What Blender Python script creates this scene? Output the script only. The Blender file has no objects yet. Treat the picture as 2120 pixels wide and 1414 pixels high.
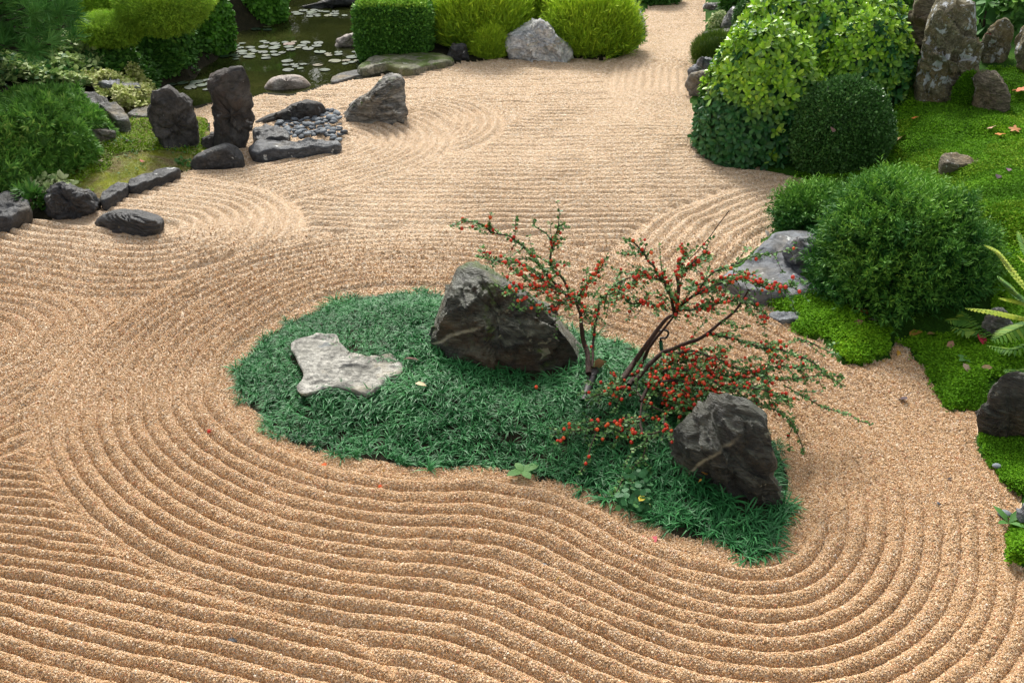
import bpy, math, random
import numpy as np
from mathutils import Vector
R = math.radians
random.seed(7); rng = np.random.default_rng(7)
SC = bpy.context.scene
COL = SC.collection
# ------------------------------------------------------------ camera
H = 2.4; PITCH = R(30.0); FPX = 2080.0
CX, CY = 1060.0, 707.0
cam = bpy.data.cameras.new('camera'); cam.sensor_width = 36; cam.lens = FPX/2120*36
cam.clip_start = 0.05; cam.clip_end = 400
camo = bpy.data.objects.new('camera', cam); COL.objects.link(camo)
camo.location = (0, 0, H); camo.rotation_euler = (math.pi/2-PITCH, 0, 0)
SC.camera = camo
# ------------------------------------------------------------ light (overcast day)
w = bpy.data.worlds.new('World'); SC.world = w; w.use_nodes = True
nt = w.node_tree; nt.nodes.clear()
sky = nt.nodes.new('ShaderNodeTexSky'); sky.sky_type = 'NISHITA'; sky.sun_disc = False
SUN_EL, SUN_AZ = R(42), R(-10)           # azimuth from +Y towards +X
sky.sun_elevation = SUN_EL; sky.sun_rotation = SUN_AZ
sky.air_density = 1.0; sky.dust_density = 4.0; sky.ozone_density = 1.0
hsv = nt.nodes.new('ShaderNodeHueSaturation'); hsv.inputs['Saturation'].default_value = 0.15
bg = nt.nodes.new('ShaderNodeBackground'); bg.inputs['Strength'].default_value = 0.085
out = nt.nodes.new('ShaderNodeOutputWorld')
nt.links.new(sky.outputs[0], hsv.inputs['Color']); nt.links.new(hsv.outputs[0], bg.inputs[0]); nt.links.new(bg.outputs[0], out.inputs[0])
sl = bpy.data.lights.new('sun', 'SUN'); sl.energy = 1.5; sl.angle = R(12); sl.color = (1.0, 0.95, 0.86)
so = bpy.data.objects.new('sun', sl); COL.objects.link(so)
sd = Vector((math.sin(SUN_AZ)*math.cos(SUN_EL), math.cos(SUN_AZ)*math.cos(SUN_EL), math.sin(SUN_EL)))
so.rotation_euler = (-sd).to_track_quat('-Z', 'Y').to_euler(); so.location = (0, 0, 20)
vs = SC.view_settings; vs.view_transform = 'Standard'; vs.look = 'None'; vs.gamma = 1; vs.use_curve_mapping = False
vs.exposure = 1.42
SC.cycles.max_bounces = 6; SC.cycles.diffuse_bounces = 3; SC.cycles.glossy_bounces = 3; SC.cycles.transmission_bounces = 3
SC.cycles.caustics_reflective = False; SC.cycles.caustics_refractive = False

# ------------------------------------------------------------ pixel <-> world
CP, SP = math.cos(PITCH), math.sin(PITCH)
def rays(px, py):
    px = np.asarray(px, float); py = np.asarray(py, float)
    a = (px-CX)/FPX; b = -(py-CY)/FPX
    d = np.stack([a, CP+b*SP, -SP+b*CP], -1)
    return d/np.linalg.norm(d, axis=-1, keepdims=True)
def project(P):
    P = np.asarray(P, float); X = P[..., 0]; Y = P[..., 1]; Z = P[..., 2]-H
    dep = Y*CP-Z*SP; up = Y*SP+Z*CP
    return np.stack([CX+FPX*X/dep, CY-FPX*up/dep], -1)
def gz(px, py, z=0.0):
    d = rays(px, py); t = (z-H)/d[..., 2]
    return np.stack([d[..., 0]*t, d[..., 1]*t], -1)
def poly(pts, z=0.0):
    a = np.array(pts, float); return gz(a[:, 0], a[:, 1], z)
def inside(P, V):
    x, y = P[:, 0], P[:, 1]; r = np.zeros(len(P), bool); n = len(V)
    for i in range(n):
        x1, y1 = V[i]; x2, y2 = V[(i+1) % n]
        c = ((y1 > y) != (y2 > y))
        with np.errstate(divide='ignore', invalid='ignore'):
            r ^= c & (x < (x2-x1)*(y-y1)/(y2-y1+1e-20)+x1)
    return r
def dseg(P, V, closed=True):
    d = np.full(len(P), 1e9); n = len(V)
    for i in range(n if closed else n-1):
        a = V[i]; b = V[(i+1) % n]; ab = b-a; L = ab@ab+1e-12
        t = np.clip(((P-a)@ab)/L, 0, 1)
        q = P-a-t[:, None]*ab
        d = np.minimum(d, q[:, 0]**2+q[:, 1]**2)
    return np.sqrt(d)
def sdf(P, V):
    d = dseg(P, V); d[inside(P, V)] *= -1; return d
def ss(a, b, x):
    t = np.clip((x-a)/(b-a), 0, 1); return t*t*(3-2*t)
# ------------------------------------------------------------ noise (numpy)
_G = np.random.default_rng(11).integers(0, 2**31, 4096)
def _h(i, j, k, s):
    v = (i*73856093) ^ (j*19349663) ^ (k*83492791) ^ (s*2654435)
    v = (v ^ (v >> 13))*1274126177 & 0x7fffffff
    v = v ^ (v >> 15)
    return (v & 0xffff)/32767.5-1
def vnoise(P, s=0):
    P = np.asarray(P, float)
    if P.shape[-1] == 2: P = np.concatenate([P, np.zeros(P.shape[:-1]+(1,))], -1)
    I = np.floor(P).astype(np.int64); F = P-I; F = F*F*F*(F*(F*6-15)+10)
    x, y, z = F[..., 0], F[..., 1], F[..., 2]; i, j, k = I[..., 0], I[..., 1], I[..., 2]
    r = 0
    for a in (0, 1):
        wx = x if a else 1-x
        for b in (0, 1):
            wy = y if b else 1-y
            for c in (0, 1):
                wz = z if c else 1-z
                r = r+wx*wy*wz*_h(i+a, j+b, k+c, s)
    return r
def fbm(P, o=4, s=0, g=0.5):
    P = np.asarray(P, float); r = 0; a = 1.0
    for q in range(o):
        r = r+a*vnoise(P*2**q+q*17.3, s+q); a *= g
    return r
def ridged(P, o=3, s=0):
    P = np.asarray(P, float); r = 0; a = 1.0
    for q in range(o):
        r = r+a*(1-np.abs(vnoise(P*2**q+q*9.1, s+q))*1.6); a *= .5
    return r-1
# ------------------------------------------------------------ mesh / object helpers
def mesh_np(name, V, F, smooth=True, attrs=None, mats=None):
    """V (n,3); F one (k,3)/(k,4) array or a list of such arrays"""
    me = bpy.data.meshes.new(name)
    V = np.ascontiguousarray(V, np.float32)
    Fs = [np.asarray(f) for f in (F if isinstance(F, list) else [F])]
    Fs = [f for f in Fs if len(f)]
    me.vertices.add(len(V)); me.vertices.foreach_set('co', V.ravel())
    loops = np.concatenate([f.ravel() for f in Fs]).astype(np.int32)
    tot = np.concatenate([np.full(len(f), f.shape[1], np.int32) for f in Fs])
    st = np.concatenate([[0], np.cumsum(tot)[:-1]]).astype(np.int32)
    me.loops.add(len(loops)); me.loops.foreach_set('vertex_index', loops)
    me.polygons.add(len(tot)); me.polygons.foreach_set('loop_start', st); me.polygons.foreach_set('loop_total', tot)
    if smooth: me.polygons.foreach_set('use_smooth', np.ones(len(tot), bool))
    for k, v in (attrs or {}).items():
        a = me.attributes.new(k, 'FLOAT', 'POINT'); a.data.foreach_set('value', np.ascontiguousarray(v, np.float32))
    me.update(); me.validate()
    return me
def link(name, me, mat=None, parent=None, loc=None):
    o = bpy.data.objects.new(name, me); COL.objects.link(o)
    if mat is not None and me is not None and not me.materials: me.materials.append(mat)
    if parent is not None:
        o.parent = parent; o.matrix_parent_inverse = parent.matrix_basis.inverted()
    if loc is not None: o.location = loc
    return o
def tag(o, label=None, cat=None, group=None, kind=None):
    if label: o['label'] = label
    if cat: o['category'] = cat
    if group: o['group'] = group
    if kind: o['kind'] = kind
    return o
def empty(name, loc, label, cat, group=None):
    o = bpy.data.objects.new(name, None); COL.objects.link(o); o.location = [float(v) for v in loc]; o.empty_display_size = .1
    return tag(o, label, cat, group)
# ------------------------------------------------------------ material helpers
class NB:
    def __init__(s, name):
        s.m = bpy.data.materials.new(name); s.m.use_nodes = True; s.t = s.m.node_tree; s.t.nodes.clear()
        s.out = s.n('ShaderNodeOutputMaterial')
    def n(s, typ, **kw):
        o = s.t.nodes.new(typ)
        for k, v in kw.items():
            if isinstance(k, str) and hasattr(o, k): setattr(o, k, v)
        return o
    def l(s, a, b): s.t.links.new(a, b)
    def val(s, sock, v):
        if isinstance(v, (int, float)): sock.default_value = v
        elif isinstance(v, tuple): sock.default_value = v if len(v) == 4 or sock.type == 'VECTOR' else v+(1,)
        else: s.l(v, sock)
    def coord(s, kind='Object'):
        return s.n('ShaderNodeTexCoord').outputs[kind]
    def geo(s, k='Position'): return s.n('ShaderNodeNewGeometry').outputs[k]
    def mapping(s, v, scale=(1, 1, 1), rot=(0, 0, 0), loc=(0, 0, 0)):
        o = s.n('ShaderNodeMapping'); s.l(v, o.inputs[0]); o.inputs['Scale'].default_value = scale
        o.inputs['Rotation'].default_value = rot; o.inputs['Location'].default_value = loc; return o.outputs[0]
    def noise(s, v, scale, detail=4, rough=.55, dist=0, out=0):
        o = s.n('ShaderNodeTexNoise'); s.l(v, o.inputs['Vector']); o.inputs['Scale'].default_value = scale
        o.inputs['Detail'].default_value = detail; o.inputs['Roughness'].default_value = rough; o.inputs['Distortion'].default_value = dist
        return o.outputs[out]
    def vor(s, v, scale, feature='F1', out='Distance', rnd=1.0):
        o = s.n('ShaderNodeTexVoronoi'); o.feature = feature; s.l(v, o.inputs['Vector']); o.inputs['Scale'].default_value = scale
        o.inputs['Randomness'].default_value = rnd
        return o.outputs[out]
    def ramp(s, f, stops, interp='LINEAR'):
        o = s.n('ShaderNodeValToRGB'); o.color_ramp.interpolation = interp; e = o.color_ramp.elements
        while len(e) > 1: e.remove(e[-1])
        for i, (p, c) in enumerate(stops):
            if isinstance(c, (int, float)): c = (c, c, c)
            q = e[0] if i == 0 else e.new(p)
            q.position = p; q.color = tuple(c)+(1,)
        s.val(o.inputs[0], f); return o.outputs[0]
    def mix(s, f, a, b, mode='MIX'):
        o = s.n('ShaderNodeMix'); o.data_type = 'RGBA'; o.blend_type = mode
        s.val(o.inputs[0], f); s.val(o.inputs[6], a); s.val(o.inputs[7], b); return o.outputs[2]
    def math(s, op, a, b=0.0, c=None, clamp=False):
        o = s.n('ShaderNodeMath'); o.operation = op; o.use_clamp = clamp
        s.val(o.inputs[0], a); s.val(o.inputs[1], b)
        if c is not None: s.val(o.inputs[2], c)
        return o.outputs[0]
    def attr(s, name, typ='GEOMETRY', out='Fac'):
        o = s.n('ShaderNodeAttribute'); o.attribute_name = name; o.attribute_type = typ; return o.outputs[out]
    def bump(s, h, strength=.5, dist=.01, normal=None):
        o = s.n('ShaderNodeBump'); s.val(o.inputs['Height'], h); o.inputs['Strength'].default_value = strength
        o.inputs['Distance'].default_value = dist
        if normal is not None: s.l(normal, o.inputs['Normal'])
        return o.outputs[0]
    def bsdf(s, col, rough=.8, normal=None, spec=.5, **kw):
        o = s.n('ShaderNodeBsdfPrincipled'); s.val(o.inputs['Base Color'], col); s.val(o.inputs['Roughness'], rough)
        s.val(o.inputs['Specular IOR Level'], spec)
        if normal is not None: s.l(normal, o.inputs['Normal'])
        for k, v in kw.items(): s.val(o.inputs[k], v)
        return o.outputs[0]
    def done(s, sh): s.l(sh, s.out.inputs[0]); return s.m
# ------------------------------------------------------------ plan of the garden (outlines on the ground)
SAND = poly([(-700, 2300), (-700, 480), (-40, 468), (60, 452), (100, 452), (205, 430), (215, 412), (270, 390), (370, 358), (395, 348), (420, 325), (436, 280), (425, 247),
    (385, 243), (400, 226), (470, 208), (520, 203), (548, 195), (600, 200), (640, 189), (665, 180), (700, 172), (735, 164), (790, 158), (850, 150), (935, 136), (970, 130),
    (1050, 118), (1120, 124), (1190, 120), (1250, 124), (1300, 110), (1333, 90), (1338, 60), (1326, 35), (1345, 10), (1350, -40), (1360, -230),
    (1500, -230), (1478, -40), (1460, 20), (1462, 60), (1452, 100), (1430, 150), (1430, 200), (1445, 260), (1450, 310), (1500, 345), (1600, 355), (1680, 372), (1650, 400),
    (1602, 440), (1605, 480), (1560, 520), (1512, 558), (1560, 610), (1600, 645), (1650, 655), (1642, 690), (1700, 706), (1740, 752), (1790, 757), (1838, 738), (1848, 712),
    (1885, 728), (1935, 790), (1958, 846), (2008, 846), (2030, 850), (2022, 905), (2028, 935), (2060, 975), (2115, 1030), (2112, 1060), (2090, 1110), (2078, 1160), (2120, 1185),
    (2300, 1260), (2900, 1500), (2900, 2300)])
POND = poly([(300, 197), (318, 178), (345, 158), (395, 150), (410, 128), (440, 112), (468, 78), (480, 56), (560, 38), (585, 12), (600, -60), (1100, -60), (1010, -10), (900, 20), (850, 60),
    (790, 100), (762, 118), (772, 138), (735, 156), (700, 165), (665, 172), (640, 181), (600, 192), (545, 188), (520, 197), (470, 201), (400, 217), (335, 214)])
ISLE = poly([(490, 800), (497, 762), (535, 712), (603, 668), (685, 630), (780, 610), (880, 608), (960, 620), (1060, 650), (1180, 690), (1300, 712), (1345, 745), (1440, 800),
    (1540, 850), (1610, 920), (1632, 1000), (1632, 1075), (1592, 1140), (1525, 1152), (1485, 1120), (1400, 1112), (1335, 1078), (1270, 1038), (1200, 1008), (1100, 985), (1000, 965),
    (880, 972), (800, 958), (700, 942), (625, 918), (566, 893), (538, 862), (497, 832)])
LMOSS = poly([(100, 380), (150, 365), (190, 330), (200, 300), (230, 270), (235, 235), (300, 240), (380, 236), (425, 247), (436, 280), (420, 325), (395, 348), (370, 358), (270, 390), (215, 412), (205, 430), (120, 440)])
WATER_Z = -0.06
def hsm(P):
    """smooth ground height (without the rake marks)"""
    P = np.atleast_2d(P).astype(float); x, y = P[:, 0], P[:, 1]
    ds = sdf(P, SAND); dp = sdf(P, POND); di = sdf(P, ISLE)
    side = ss(-.3, .8, x)
    far = ss(8.5, 11, y)
    nn = fbm(P*1.7, 3, 5)
    k = .16*(1-side)+side*.27
    cap = .30*(1-side)+side*(.75-.35*far)
    hb = .015+np.minimum(np.maximum(ds, 0)*k, cap+0*x)+nn*.035*ss(0, .5, ds)
    hb = np.where(ds > 0, hb, 0)
    land = hb*ss(-.02, .30, dp)
    h = np.where(ds > 0, land, 0.0)
    h = np.where((dp < 0), -.05-.34*ss(0, .30, -dp), h)
    h = h-.055*(1-ss(0, .05, dp))*(dp >= 0)*(ds > 0)
    h = h+np.where(di < 0, .085*ss(0, .40, -di)+.012*fbm(P*5, 2, 8), 0)
    return h
def hit(px, py):
    px = np.atleast_1d(np.asarray(px, float)); py = np.atleast_1d(np.asarray(py, float))
    d = rays(px, py); t = (1.3-H)/d[:, 2]; dt = .12
    done = np.zeros(len(px), bool)
    for i in range(160):
        P = d*t[:, None]+[0, 0, H]
        below = P[:, 2] < hsm(P[:, :2])
        done |= below
        t = np.where(done, t, t+dt)
        if done.all(): break
    lo, hi = t-dt, t
    for i in range(14):
        m = (lo+hi)/2; P = d*m[:, None]+[0, 0, H]; b = P[:, 2] < hsm(P[:, :2])
        hi = np.where(b, m, hi); lo = np.where(b, lo, m)
    return d*hi[:, None]+[0, 0, H]
def hit1(px, py): return hit(px, py)[0]
# ---- rake marks
S = 0.0735
def L(*p): return poly(p)
RAKE = [  # (shape, closed, reach, spacing)
    (ISLE, True, .84, .0600),
    (L((60, 440), (150, 455), (265, 468), (335, 478)), False, .82, .078),
    (L((-190, 760), (-110, 720)), False, 1.02, S*1.05),
    (L((1545, 580), (1600, 510), (1680, 470), (1720, 480), (1700, 640), (1640, 655)), True, .74, S),
    (L((1445, 190), (1440, 150)), False, .78, S),
    (L((400, 345), (500, 340), (600, 318), (700, 295)), False, .80, S),
    (L((720, 262), (835, 258)), False, .78, S),
    (L((1050, 122), (1180, 128)), False, .30, S),
]
_ix = np.arange(-5, 5.01, .03); _iy = np.arange(.6, 7.6, .03)
_ia, _ib = np.meshgrid(_ix, _iy); _ip = np.stack([_ia.ravel(), _ib.ravel()], 1)
def _smooth_dist():
    q = []
    for i in range(len(ISLE)):
        a, b = ISLE[i], ISLE[(i+1) % len(ISLE)]; m = max(1, int(np.linalg.norm(b-a)/.04)); q += [a+(b-a)*k/m for k in range(m)]
    q = np.array(q); k = .075; s = np.zeros(len(_ip))
    for c in q: s += np.exp(-np.hypot(_ip[:, 0]-c[0], _ip[:, 1]-c[1])/k)
    return (-k*np.log(s+1e-30)+.17).reshape(_ia.shape)
_ID = _smooth_dist()
def isle_d(P):
    fx = np.clip((P[:, 0]+5)/.03, 0, len(_ix)-1.001); fy = np.clip((P[:, 1]-.6)/.03, 0, len(_iy)-1.001); i = fx.astype(int); j = fy.astype(int); u = fx-i; v = fy-j
    return _ID[j, i]*(1-u)*(1-v)+_ID[j, i+1]*u*(1-v)+_ID[j+1, i]*(1-u)*v+_ID[j+1, i+1]*u*v
def rake(P):
    """height of the raked ridges at P (n,2)"""
    n = len(P); wob = vnoise(P*2.3, 31)*.011+vnoise(P*6.0, 32)*.0045+vnoise(P*17, 33)*.0022
    ph = np.zeros(n); amp = np.ones(n); am2 = np.ones(n); free = np.ones(n, bool)
    edge = np.full(n, 1.0)
    ds = -sdf(P, SAND)
    for i, (V, cl, reach, sp) in enumerate(RAKE):
        d = isle_d(P) if i == 0 else dseg(P, V, cl)
        if cl: ins = inside(P, V); d[ins] = 0
        rr = reach*(1+.07*vnoise(P*.8, 40+i))
        if i == 0:
            rr = rr+.45*ss(2.9, 2.2, P[:, 1])*ss(-.6, .1, P[:, 0])
        m = free & (d < rr)
        ph[m] = (d[m]+wob[m]*.8)/sp; am2[m] = min(1, sp/.066)
        lo = .10 if i == 0 else .05
        amp[m] = ss(lo, lo+.05, d[m])
        edge = np.where(free, np.minimum(edge, np.abs(d-rr)), edge)
        free &= ~m
    X, Y = P[:, 0], P[:, 1]
    ang = .30*ss(3.4, 2.3, Y)                    # lines swing round towards the viewer at lower left
    yy = Y+.035*np.sin(X*.9+1)+ang*(X+1.2)*.9
    gy = np.arange(0, 40, .02); sy = .060+.018*ss(2.7, 4.3, gy); gi_ = np.concatenate([[0], np.cumsum(.02/sy)[:-1]])
    ph = np.where(free, np.interp(yy+wob, gy, gi_), ph); am2 = np.where(free, .91+.09*ss(2.7, 4.3, Y), am2)
    t = ph-np.floor(ph)
    prof = np.abs(np.sin(math.pi*t))**.78
    amp = amp*(.35+.65*ss(0, .05, edge))*(.82+.25*vnoise(P*1.3, 50))*(.25+.75*ss(.0, .10, ds))
    rough = fbm(P*16, 2, 60)
    # scuffed places where hardly any marks remain
    amp = amp*(1-.75*np.exp(-((X-gs[0])**2+(Y-gs[1])**2)/.09))
    far = ss(3.6, 6.5, Y)
    crumb = np.maximum(vnoise(P*26, 63)+.6*vnoise(P*58, 64), -.4)
    return (.042-.004*far)*am2*amp*(prof*(.92+.22*vnoise(P*7, 65))+(.09-.07*far)*rough)+(.0034*(1-ss(3.2, 4.6, Y)))*crumb+.012*vnoise(P*.9, 62)*ss(0, .3, ds)-.006
gs = gz(1900, 860)
def sand_h(P):
    P = np.asarray(P, float); return rake(P)
# ------------------------------------------------------------ the ground, one sheet of quads
pxs = np.concatenate([[-9000, -5000, -3000, -1800, -1200, -900, -700, -550, -440, -340], np.arange(-260, 2381, 4.6), [2460, 2560, 2680, 2820, 3020, 3320, 3900, 5100, 7100, 11000]])
pys = np.concatenate([[-488, -478, -460, -430, -390, -350, -310, -270, -230, -200, -175, -150, -130, -110], np.arange(-95, 200, 2.0), np.arange(200, 620, 2.1), np.arange(620, 1450, 3.0),
                      np.arange(1455, 1700, 12), [1750, 1850, 2000, 2200, 2500]])
GX, GY = np.meshgrid(pxs, pys)
gp = gz(GX.ravel(), GY.ravel())
gp = gp+rng.normal(0, 1, gp.shape)*0.0
nr, nc = GX.shape
idx = np.arange(nr*nc).reshape(nr, nc)
Q = np.stack([idx[:-1, :-1], idx[1:, :-1], idx[1:, 1:], idx[:-1, 1:]], -1).reshape(-1, 4)
jit = np.stack([vnoise(gp*9, 71), vnoise(gp*9, 72)], -1)*.024+np.stack([vnoise(gp*30, 73), vnoise(gp*30, 74)], -1)*.008
inS = inside(gp+jit, SAND); inI = inside(gp+jit, ISLE)
inM = inside(gp+jit, LMOSS)
gh = hsm(gp)
sm = inS & ~inI
gh2 = gh.copy(); gh2[sm] += rake(gp[sm])
cen = lambda mask: mask[Q].sum(1) >= 3
isS = cen(sm); isI = cen(inI); isLM = cen(inM) & ~isS
inR = (gp[:, 0] > .9) & (gp[:, 1] < 30) & (gp[:, 1] > .6) & (gp[:, 0] < 14)
isR = cen(inR) & ~isS & ~isI & ~isLM
isG = ~(isS | isLM | isR)
def sub(mask):
    q = Q[mask]; u, inv = np.unique(q.ravel(), return_inverse=True)
    V = np.concatenate([gp[u], gh2[u][:, None]], 1)
    return V, inv.reshape(-1, 4)
# materials of the ground
def grain_ramp(b, f, k=(.985, .945, .93)):
    return b.mix(1.0, k, b.ramp(f, [(0, (.32, .205, .10)), (.10, (.58, .41, .235)), (.34, (.70, .52, .32)), (.52, (.80, .63, .42)), (.66, (.62, .385, .185)), (.74, (.86, .74, .56)),
                      (.85, (.62, .36, .235)), (.90, (.46, .36, .24)), (.95, (.88, .81, .72)), (1, (.26, .19, .135))], 'CONSTANT'), 'MULTIPLY')
def m_sand():
    b = NB('raked_gravel'); p = b.geo()
    v1 = b.n('ShaderNodeTexVoronoi'); b.l(p, v1.inputs['Vector']); v1.inputs['Scale'].default_value = 190
    sep = b.n('ShaderNodeSeparateColor'); b.l(v1.outputs['Color'], sep.inputs[0])
    c = grain_ramp(b, sep.outputs[0])
    c = b.mix(.30, c, (.69, .515, .355))
    big = b.noise(p, .7, 3); c = b.mix(b.ramp(big, [(.3, 0), (.7, .35)]), c, (.74, .565, .40))
    v2 = b.n('ShaderNodeTexVoronoi'); b.l(p, v2.inputs['Vector']); v2.inputs['Scale'].default_value = 75
    s2 = b.n('ShaderNodeSeparateColor'); b.l(v2.outputs['Color'], s2.inputs[0]); c = b.mix(b.ramp(s2.outputs[0], [(0, .55), (.14, .55), (.15, 0)], 'CONSTANT'), c, (.36, .25, .15)); c = b.mix(b.ramp(s2.outputs[1], [(.86, 0), (.87, .6)], 'CONSTANT'), c, (.84, .72, .56))
    c = b.mix(b.ramp(v1.outputs['Distance'], [(.45, 0), (.8, .55)]), c, (.26, .16, .09))
    n1 = b.bump(b.math('SUBTRACT', 1, v1.outputs['Distance']), .9, .005)
    n2 = b.bump(b.math('SUBTRACT', b.noise(p, 70, 3), v2.outputs['Distance']), .8, .009, n1)
    return b.done(b.bsdf(c, .85, n2, .25))
def m_soil():
    b = NB('dark_soil'); p = b.geo()
    c = b.ramp(b.noise(p, 14, 6, .7), [(.3, (.012, .012, .006)), (.55, (.026, .024, .012)), (.75, (.055, .045, .024))])
    return b.done(b.bsdf(c, .95, b.bump(b.noise(p, 60, 4), .8, .02), .2))
def m_leftmoss():
    b = NB('olive_moss'); p = b.geo()
    g = b.ramp(b.noise(p, 8, 6, .7), [(.30, (.20, .18, .04)), (.45, (.19, .22, .022)), (.60, (.27, .29, .026)), (.75, (.34, .34, .05))])
    br = b.ramp(b.noise(p, 3.2, 5, .65, 1.), [(.46, 0), (.62, 1)])
    c = b.mix(br, g, b.ramp(b.noise(p, 40, 3), [(.35, (.16, .11, .055)), (.65, (.36, .28, .16))]))
    c = b.mix(b.ramp(b.noise(p, 120, 2), [(.35, .5), (.6, 0)]), c, (.05, .055, .01))
    return b.done(b.bsdf(c, .95, b.bump(b.noise(p, 90, 4, .7), .9, .012), .15))
def m_rightmoss():
    b = NB('green_moss'); p = b.geo()
    c = b.ramp(b.noise(p, 3.5, 6, .7), [(.3, (.018, .055, .008)), (.5, (.040, .125, .010)), (.68, (.085, .20, .014)), (.8, (.15, .23, .03))])
    c = b.mix(b.ramp(b.noise(p, 110, 3), [(.35, .6), (.6, 0)]), c, (.01, .03, .004))
    return b.done(b.bsdf(c, .95, b.bump(b.noise(p, 100, 4, .7), 1., .014), .15))
M_SAND = m_sand(); M_SOIL = m_soil()
V, F = sub(isS); me = mesh_np('raked_sand', V, F); tag(link('raked_sand', me, M_SAND), 'pale beige gravel raked into curving ridges across the whole garden', kind='structure')
V, F = sub(isG); me = mesh_np('ground', V, F); tag(link('ground', me, M_SOIL), 'dark soil under the shrubs, the planted island and the pond', kind='structure')
V, F = sub(isLM); me = mesh_np('moss_ground', V, F); tag(link('moss_ground', me, m_leftmoss()), 'olive moss with bare patches round the standing stones', kind='structure')
M_RM = m_rightmoss()
V, F = sub(isR); me = mesh_np('moss_bank', V, F); tag(link('moss_bank', me, M_RM), 'bright green moss bank on the right of the gravel', kind='structure')
# ---- water
def m_water():
    b = NB('pond_water'); p = b.geo()
    c = b.ramp(b.noise(p, 1.3, 4, .6), [(.3, (.010, .014, .004)), (.6, (.030, .036, .009)), (.8, (.055, .055, .018))])
    n = b.bump(b.noise(b.mapping(p, (1, .5, 1)), 7, 3), .12, .02)
    return b.done(b.bsdf(c, .06, n, .5, IOR=1.33))
xs = np.linspace(POND[:, 0].min()-.3, POND[:, 0].max()+.3, 40); ys = np.linspace(POND[:, 1].min()-.3, POND[:, 1].max()+4, 60)
WX, WY = np.meshgrid(xs, ys); wp = np.stack([WX.ravel(), WY.ravel()], 1); wi = np.arange(WX.size).reshape(WX.shape)
wq = np.stack([wi[:-1, :-1], wi[:-1, 1:], wi[1:, 1:], wi[1:, :-1]], -1).reshape(-1, 4)
keep = (sdf(wp, POND)[wq] < .16).any(1)
me = mesh_np('pond_water', np.concatenate([wp, np.full((len(wp), 1), WATER_Z)], 1), wq[keep])
tag(link('pond_water', me, m_water()), 'dark olive pond water behind the standing stones', kind='structure')
# ---- loose gravel grains near the viewer: real little stones, instanced inside one object
def grains():
    n = 1500000
    py = rng.uniform(330, 1500, n*2); 
    # uniform on the ground: weight by ground area per pixel
    D = gz(np.full(n*2, CX), py)[:, 1]
    X = rng.uniform(-4.2, 4.2, n*2); Y = rng.uniform(1.45, 5.8, n*2)
    P = np.stack([X, Y], 1)
    pr = project(np.concatenate([P, np.zeros((len(P), 1))], 1))
    k = (pr[:, 0] > -420) & (pr[:, 0] < 2540) & (pr[:, 1] < 1800) & (rng.random(len(P)) < (1-.55*ss(2.8, 3.8, Y)-.45*ss(3.8, 5.6, Y)))
    P = P[k]
    k = inside(P, SAND) & ~(sdf(P, ISLE) < -.01); P = P[k]
    P = P[:1250000]
    z = rake(P)
    e = .004; sc = rng.uniform(.0022, .0038, len(P))*(1+.35*ss(3.5, 6.5, P[:, 1]))*(1+.7*(rng.random(len(P)) < .03))
    me = bpy.data.meshes.new('gravel'); me.vertices.add(len(P))
    me.vertices.foreach_set('co', np.concatenate([P, (z+sc*.45)[:, None]], 1).astype(np.float32).ravel())
    for nm, v in (('sc', sc), ('rnd', rng.random(len(P)))):
        a = me.attributes.new(nm, 'FLOAT', 'POINT'); a.data.foreach_set('value', v.astype(np.float32))
    a = me.attributes.new('rot', 'FLOAT_VECTOR', 'POINT'); a.data.foreach_set('vector', rng.uniform(0, 6.28, (len(P), 3)).astype(np.float32).ravel())
    b = NB('gravel_grain'); c = grain_ramp(b, b.attr('rnd', 'INSTANCER'), (.90, .81, .72))  # near grains tinted darker than the sheet: near-to-far shading put into the colour
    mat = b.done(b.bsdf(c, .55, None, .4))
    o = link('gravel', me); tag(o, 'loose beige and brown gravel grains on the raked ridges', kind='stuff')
    g = bpy.data.node_groups.new('grains', 'GeometryNodeTree')
    g.interface.new_socket('Geometry', in_out='INPUT', socket_type='NodeSocketGeometry'); g.interface.new_socket('Geometry', in_out='OUTPUT', socket_type='NodeSocketGeometry')
    N = g.nodes.new; gi = N('NodeGroupInput'); go = N('NodeGroupOutput')
    m2p = N('GeometryNodeMeshToPoints'); ico = N('GeometryNodeMeshIcoSphere'); ico.inputs['Radius'].default_value = 1; ico.inputs['Subdivisions'].default_value = 1
    sh = N('GeometryNodeTransform'); sh.inputs['Scale'].default_value = (1.0, .8, .68)
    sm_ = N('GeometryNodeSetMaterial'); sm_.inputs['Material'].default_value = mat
    iop = N('GeometryNodeInstanceOnPoints')
    asc = N('GeometryNodeInputNamedAttribute'); asc.inputs['Name'].default_value = 'sc'
    ar = N('GeometryNodeInputNamedAttribute'); ar.data_type = 'FLOAT_VECTOR'; ar.inputs['Name'].default_value = 'rot'
    e2r = N('FunctionNodeEulerToRotation')
    lk = g.links.new
    lk(gi.outputs[0], m2p.inputs[0]); lk(m2p.outputs[0], iop.inputs['Points'])
    lk(ico.outputs['Mesh'], sh.inputs[0]); lk(sh.outputs[0], sm_.inputs[0]); lk(sm_.outputs[0], iop.inputs['Instance'])
    lk(asc.outputs[0], iop.inputs['Scale']); lk(ar.outputs[0], e2r.inputs[0]); lk(e2r.outputs[0], iop.inputs['Rotation'])
    lk(iop.outputs[0], go.inputs[0])
    md = o.modifiers.new('grains', 'NODES'); md.node_group = g
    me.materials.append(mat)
if True: grains()
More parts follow.
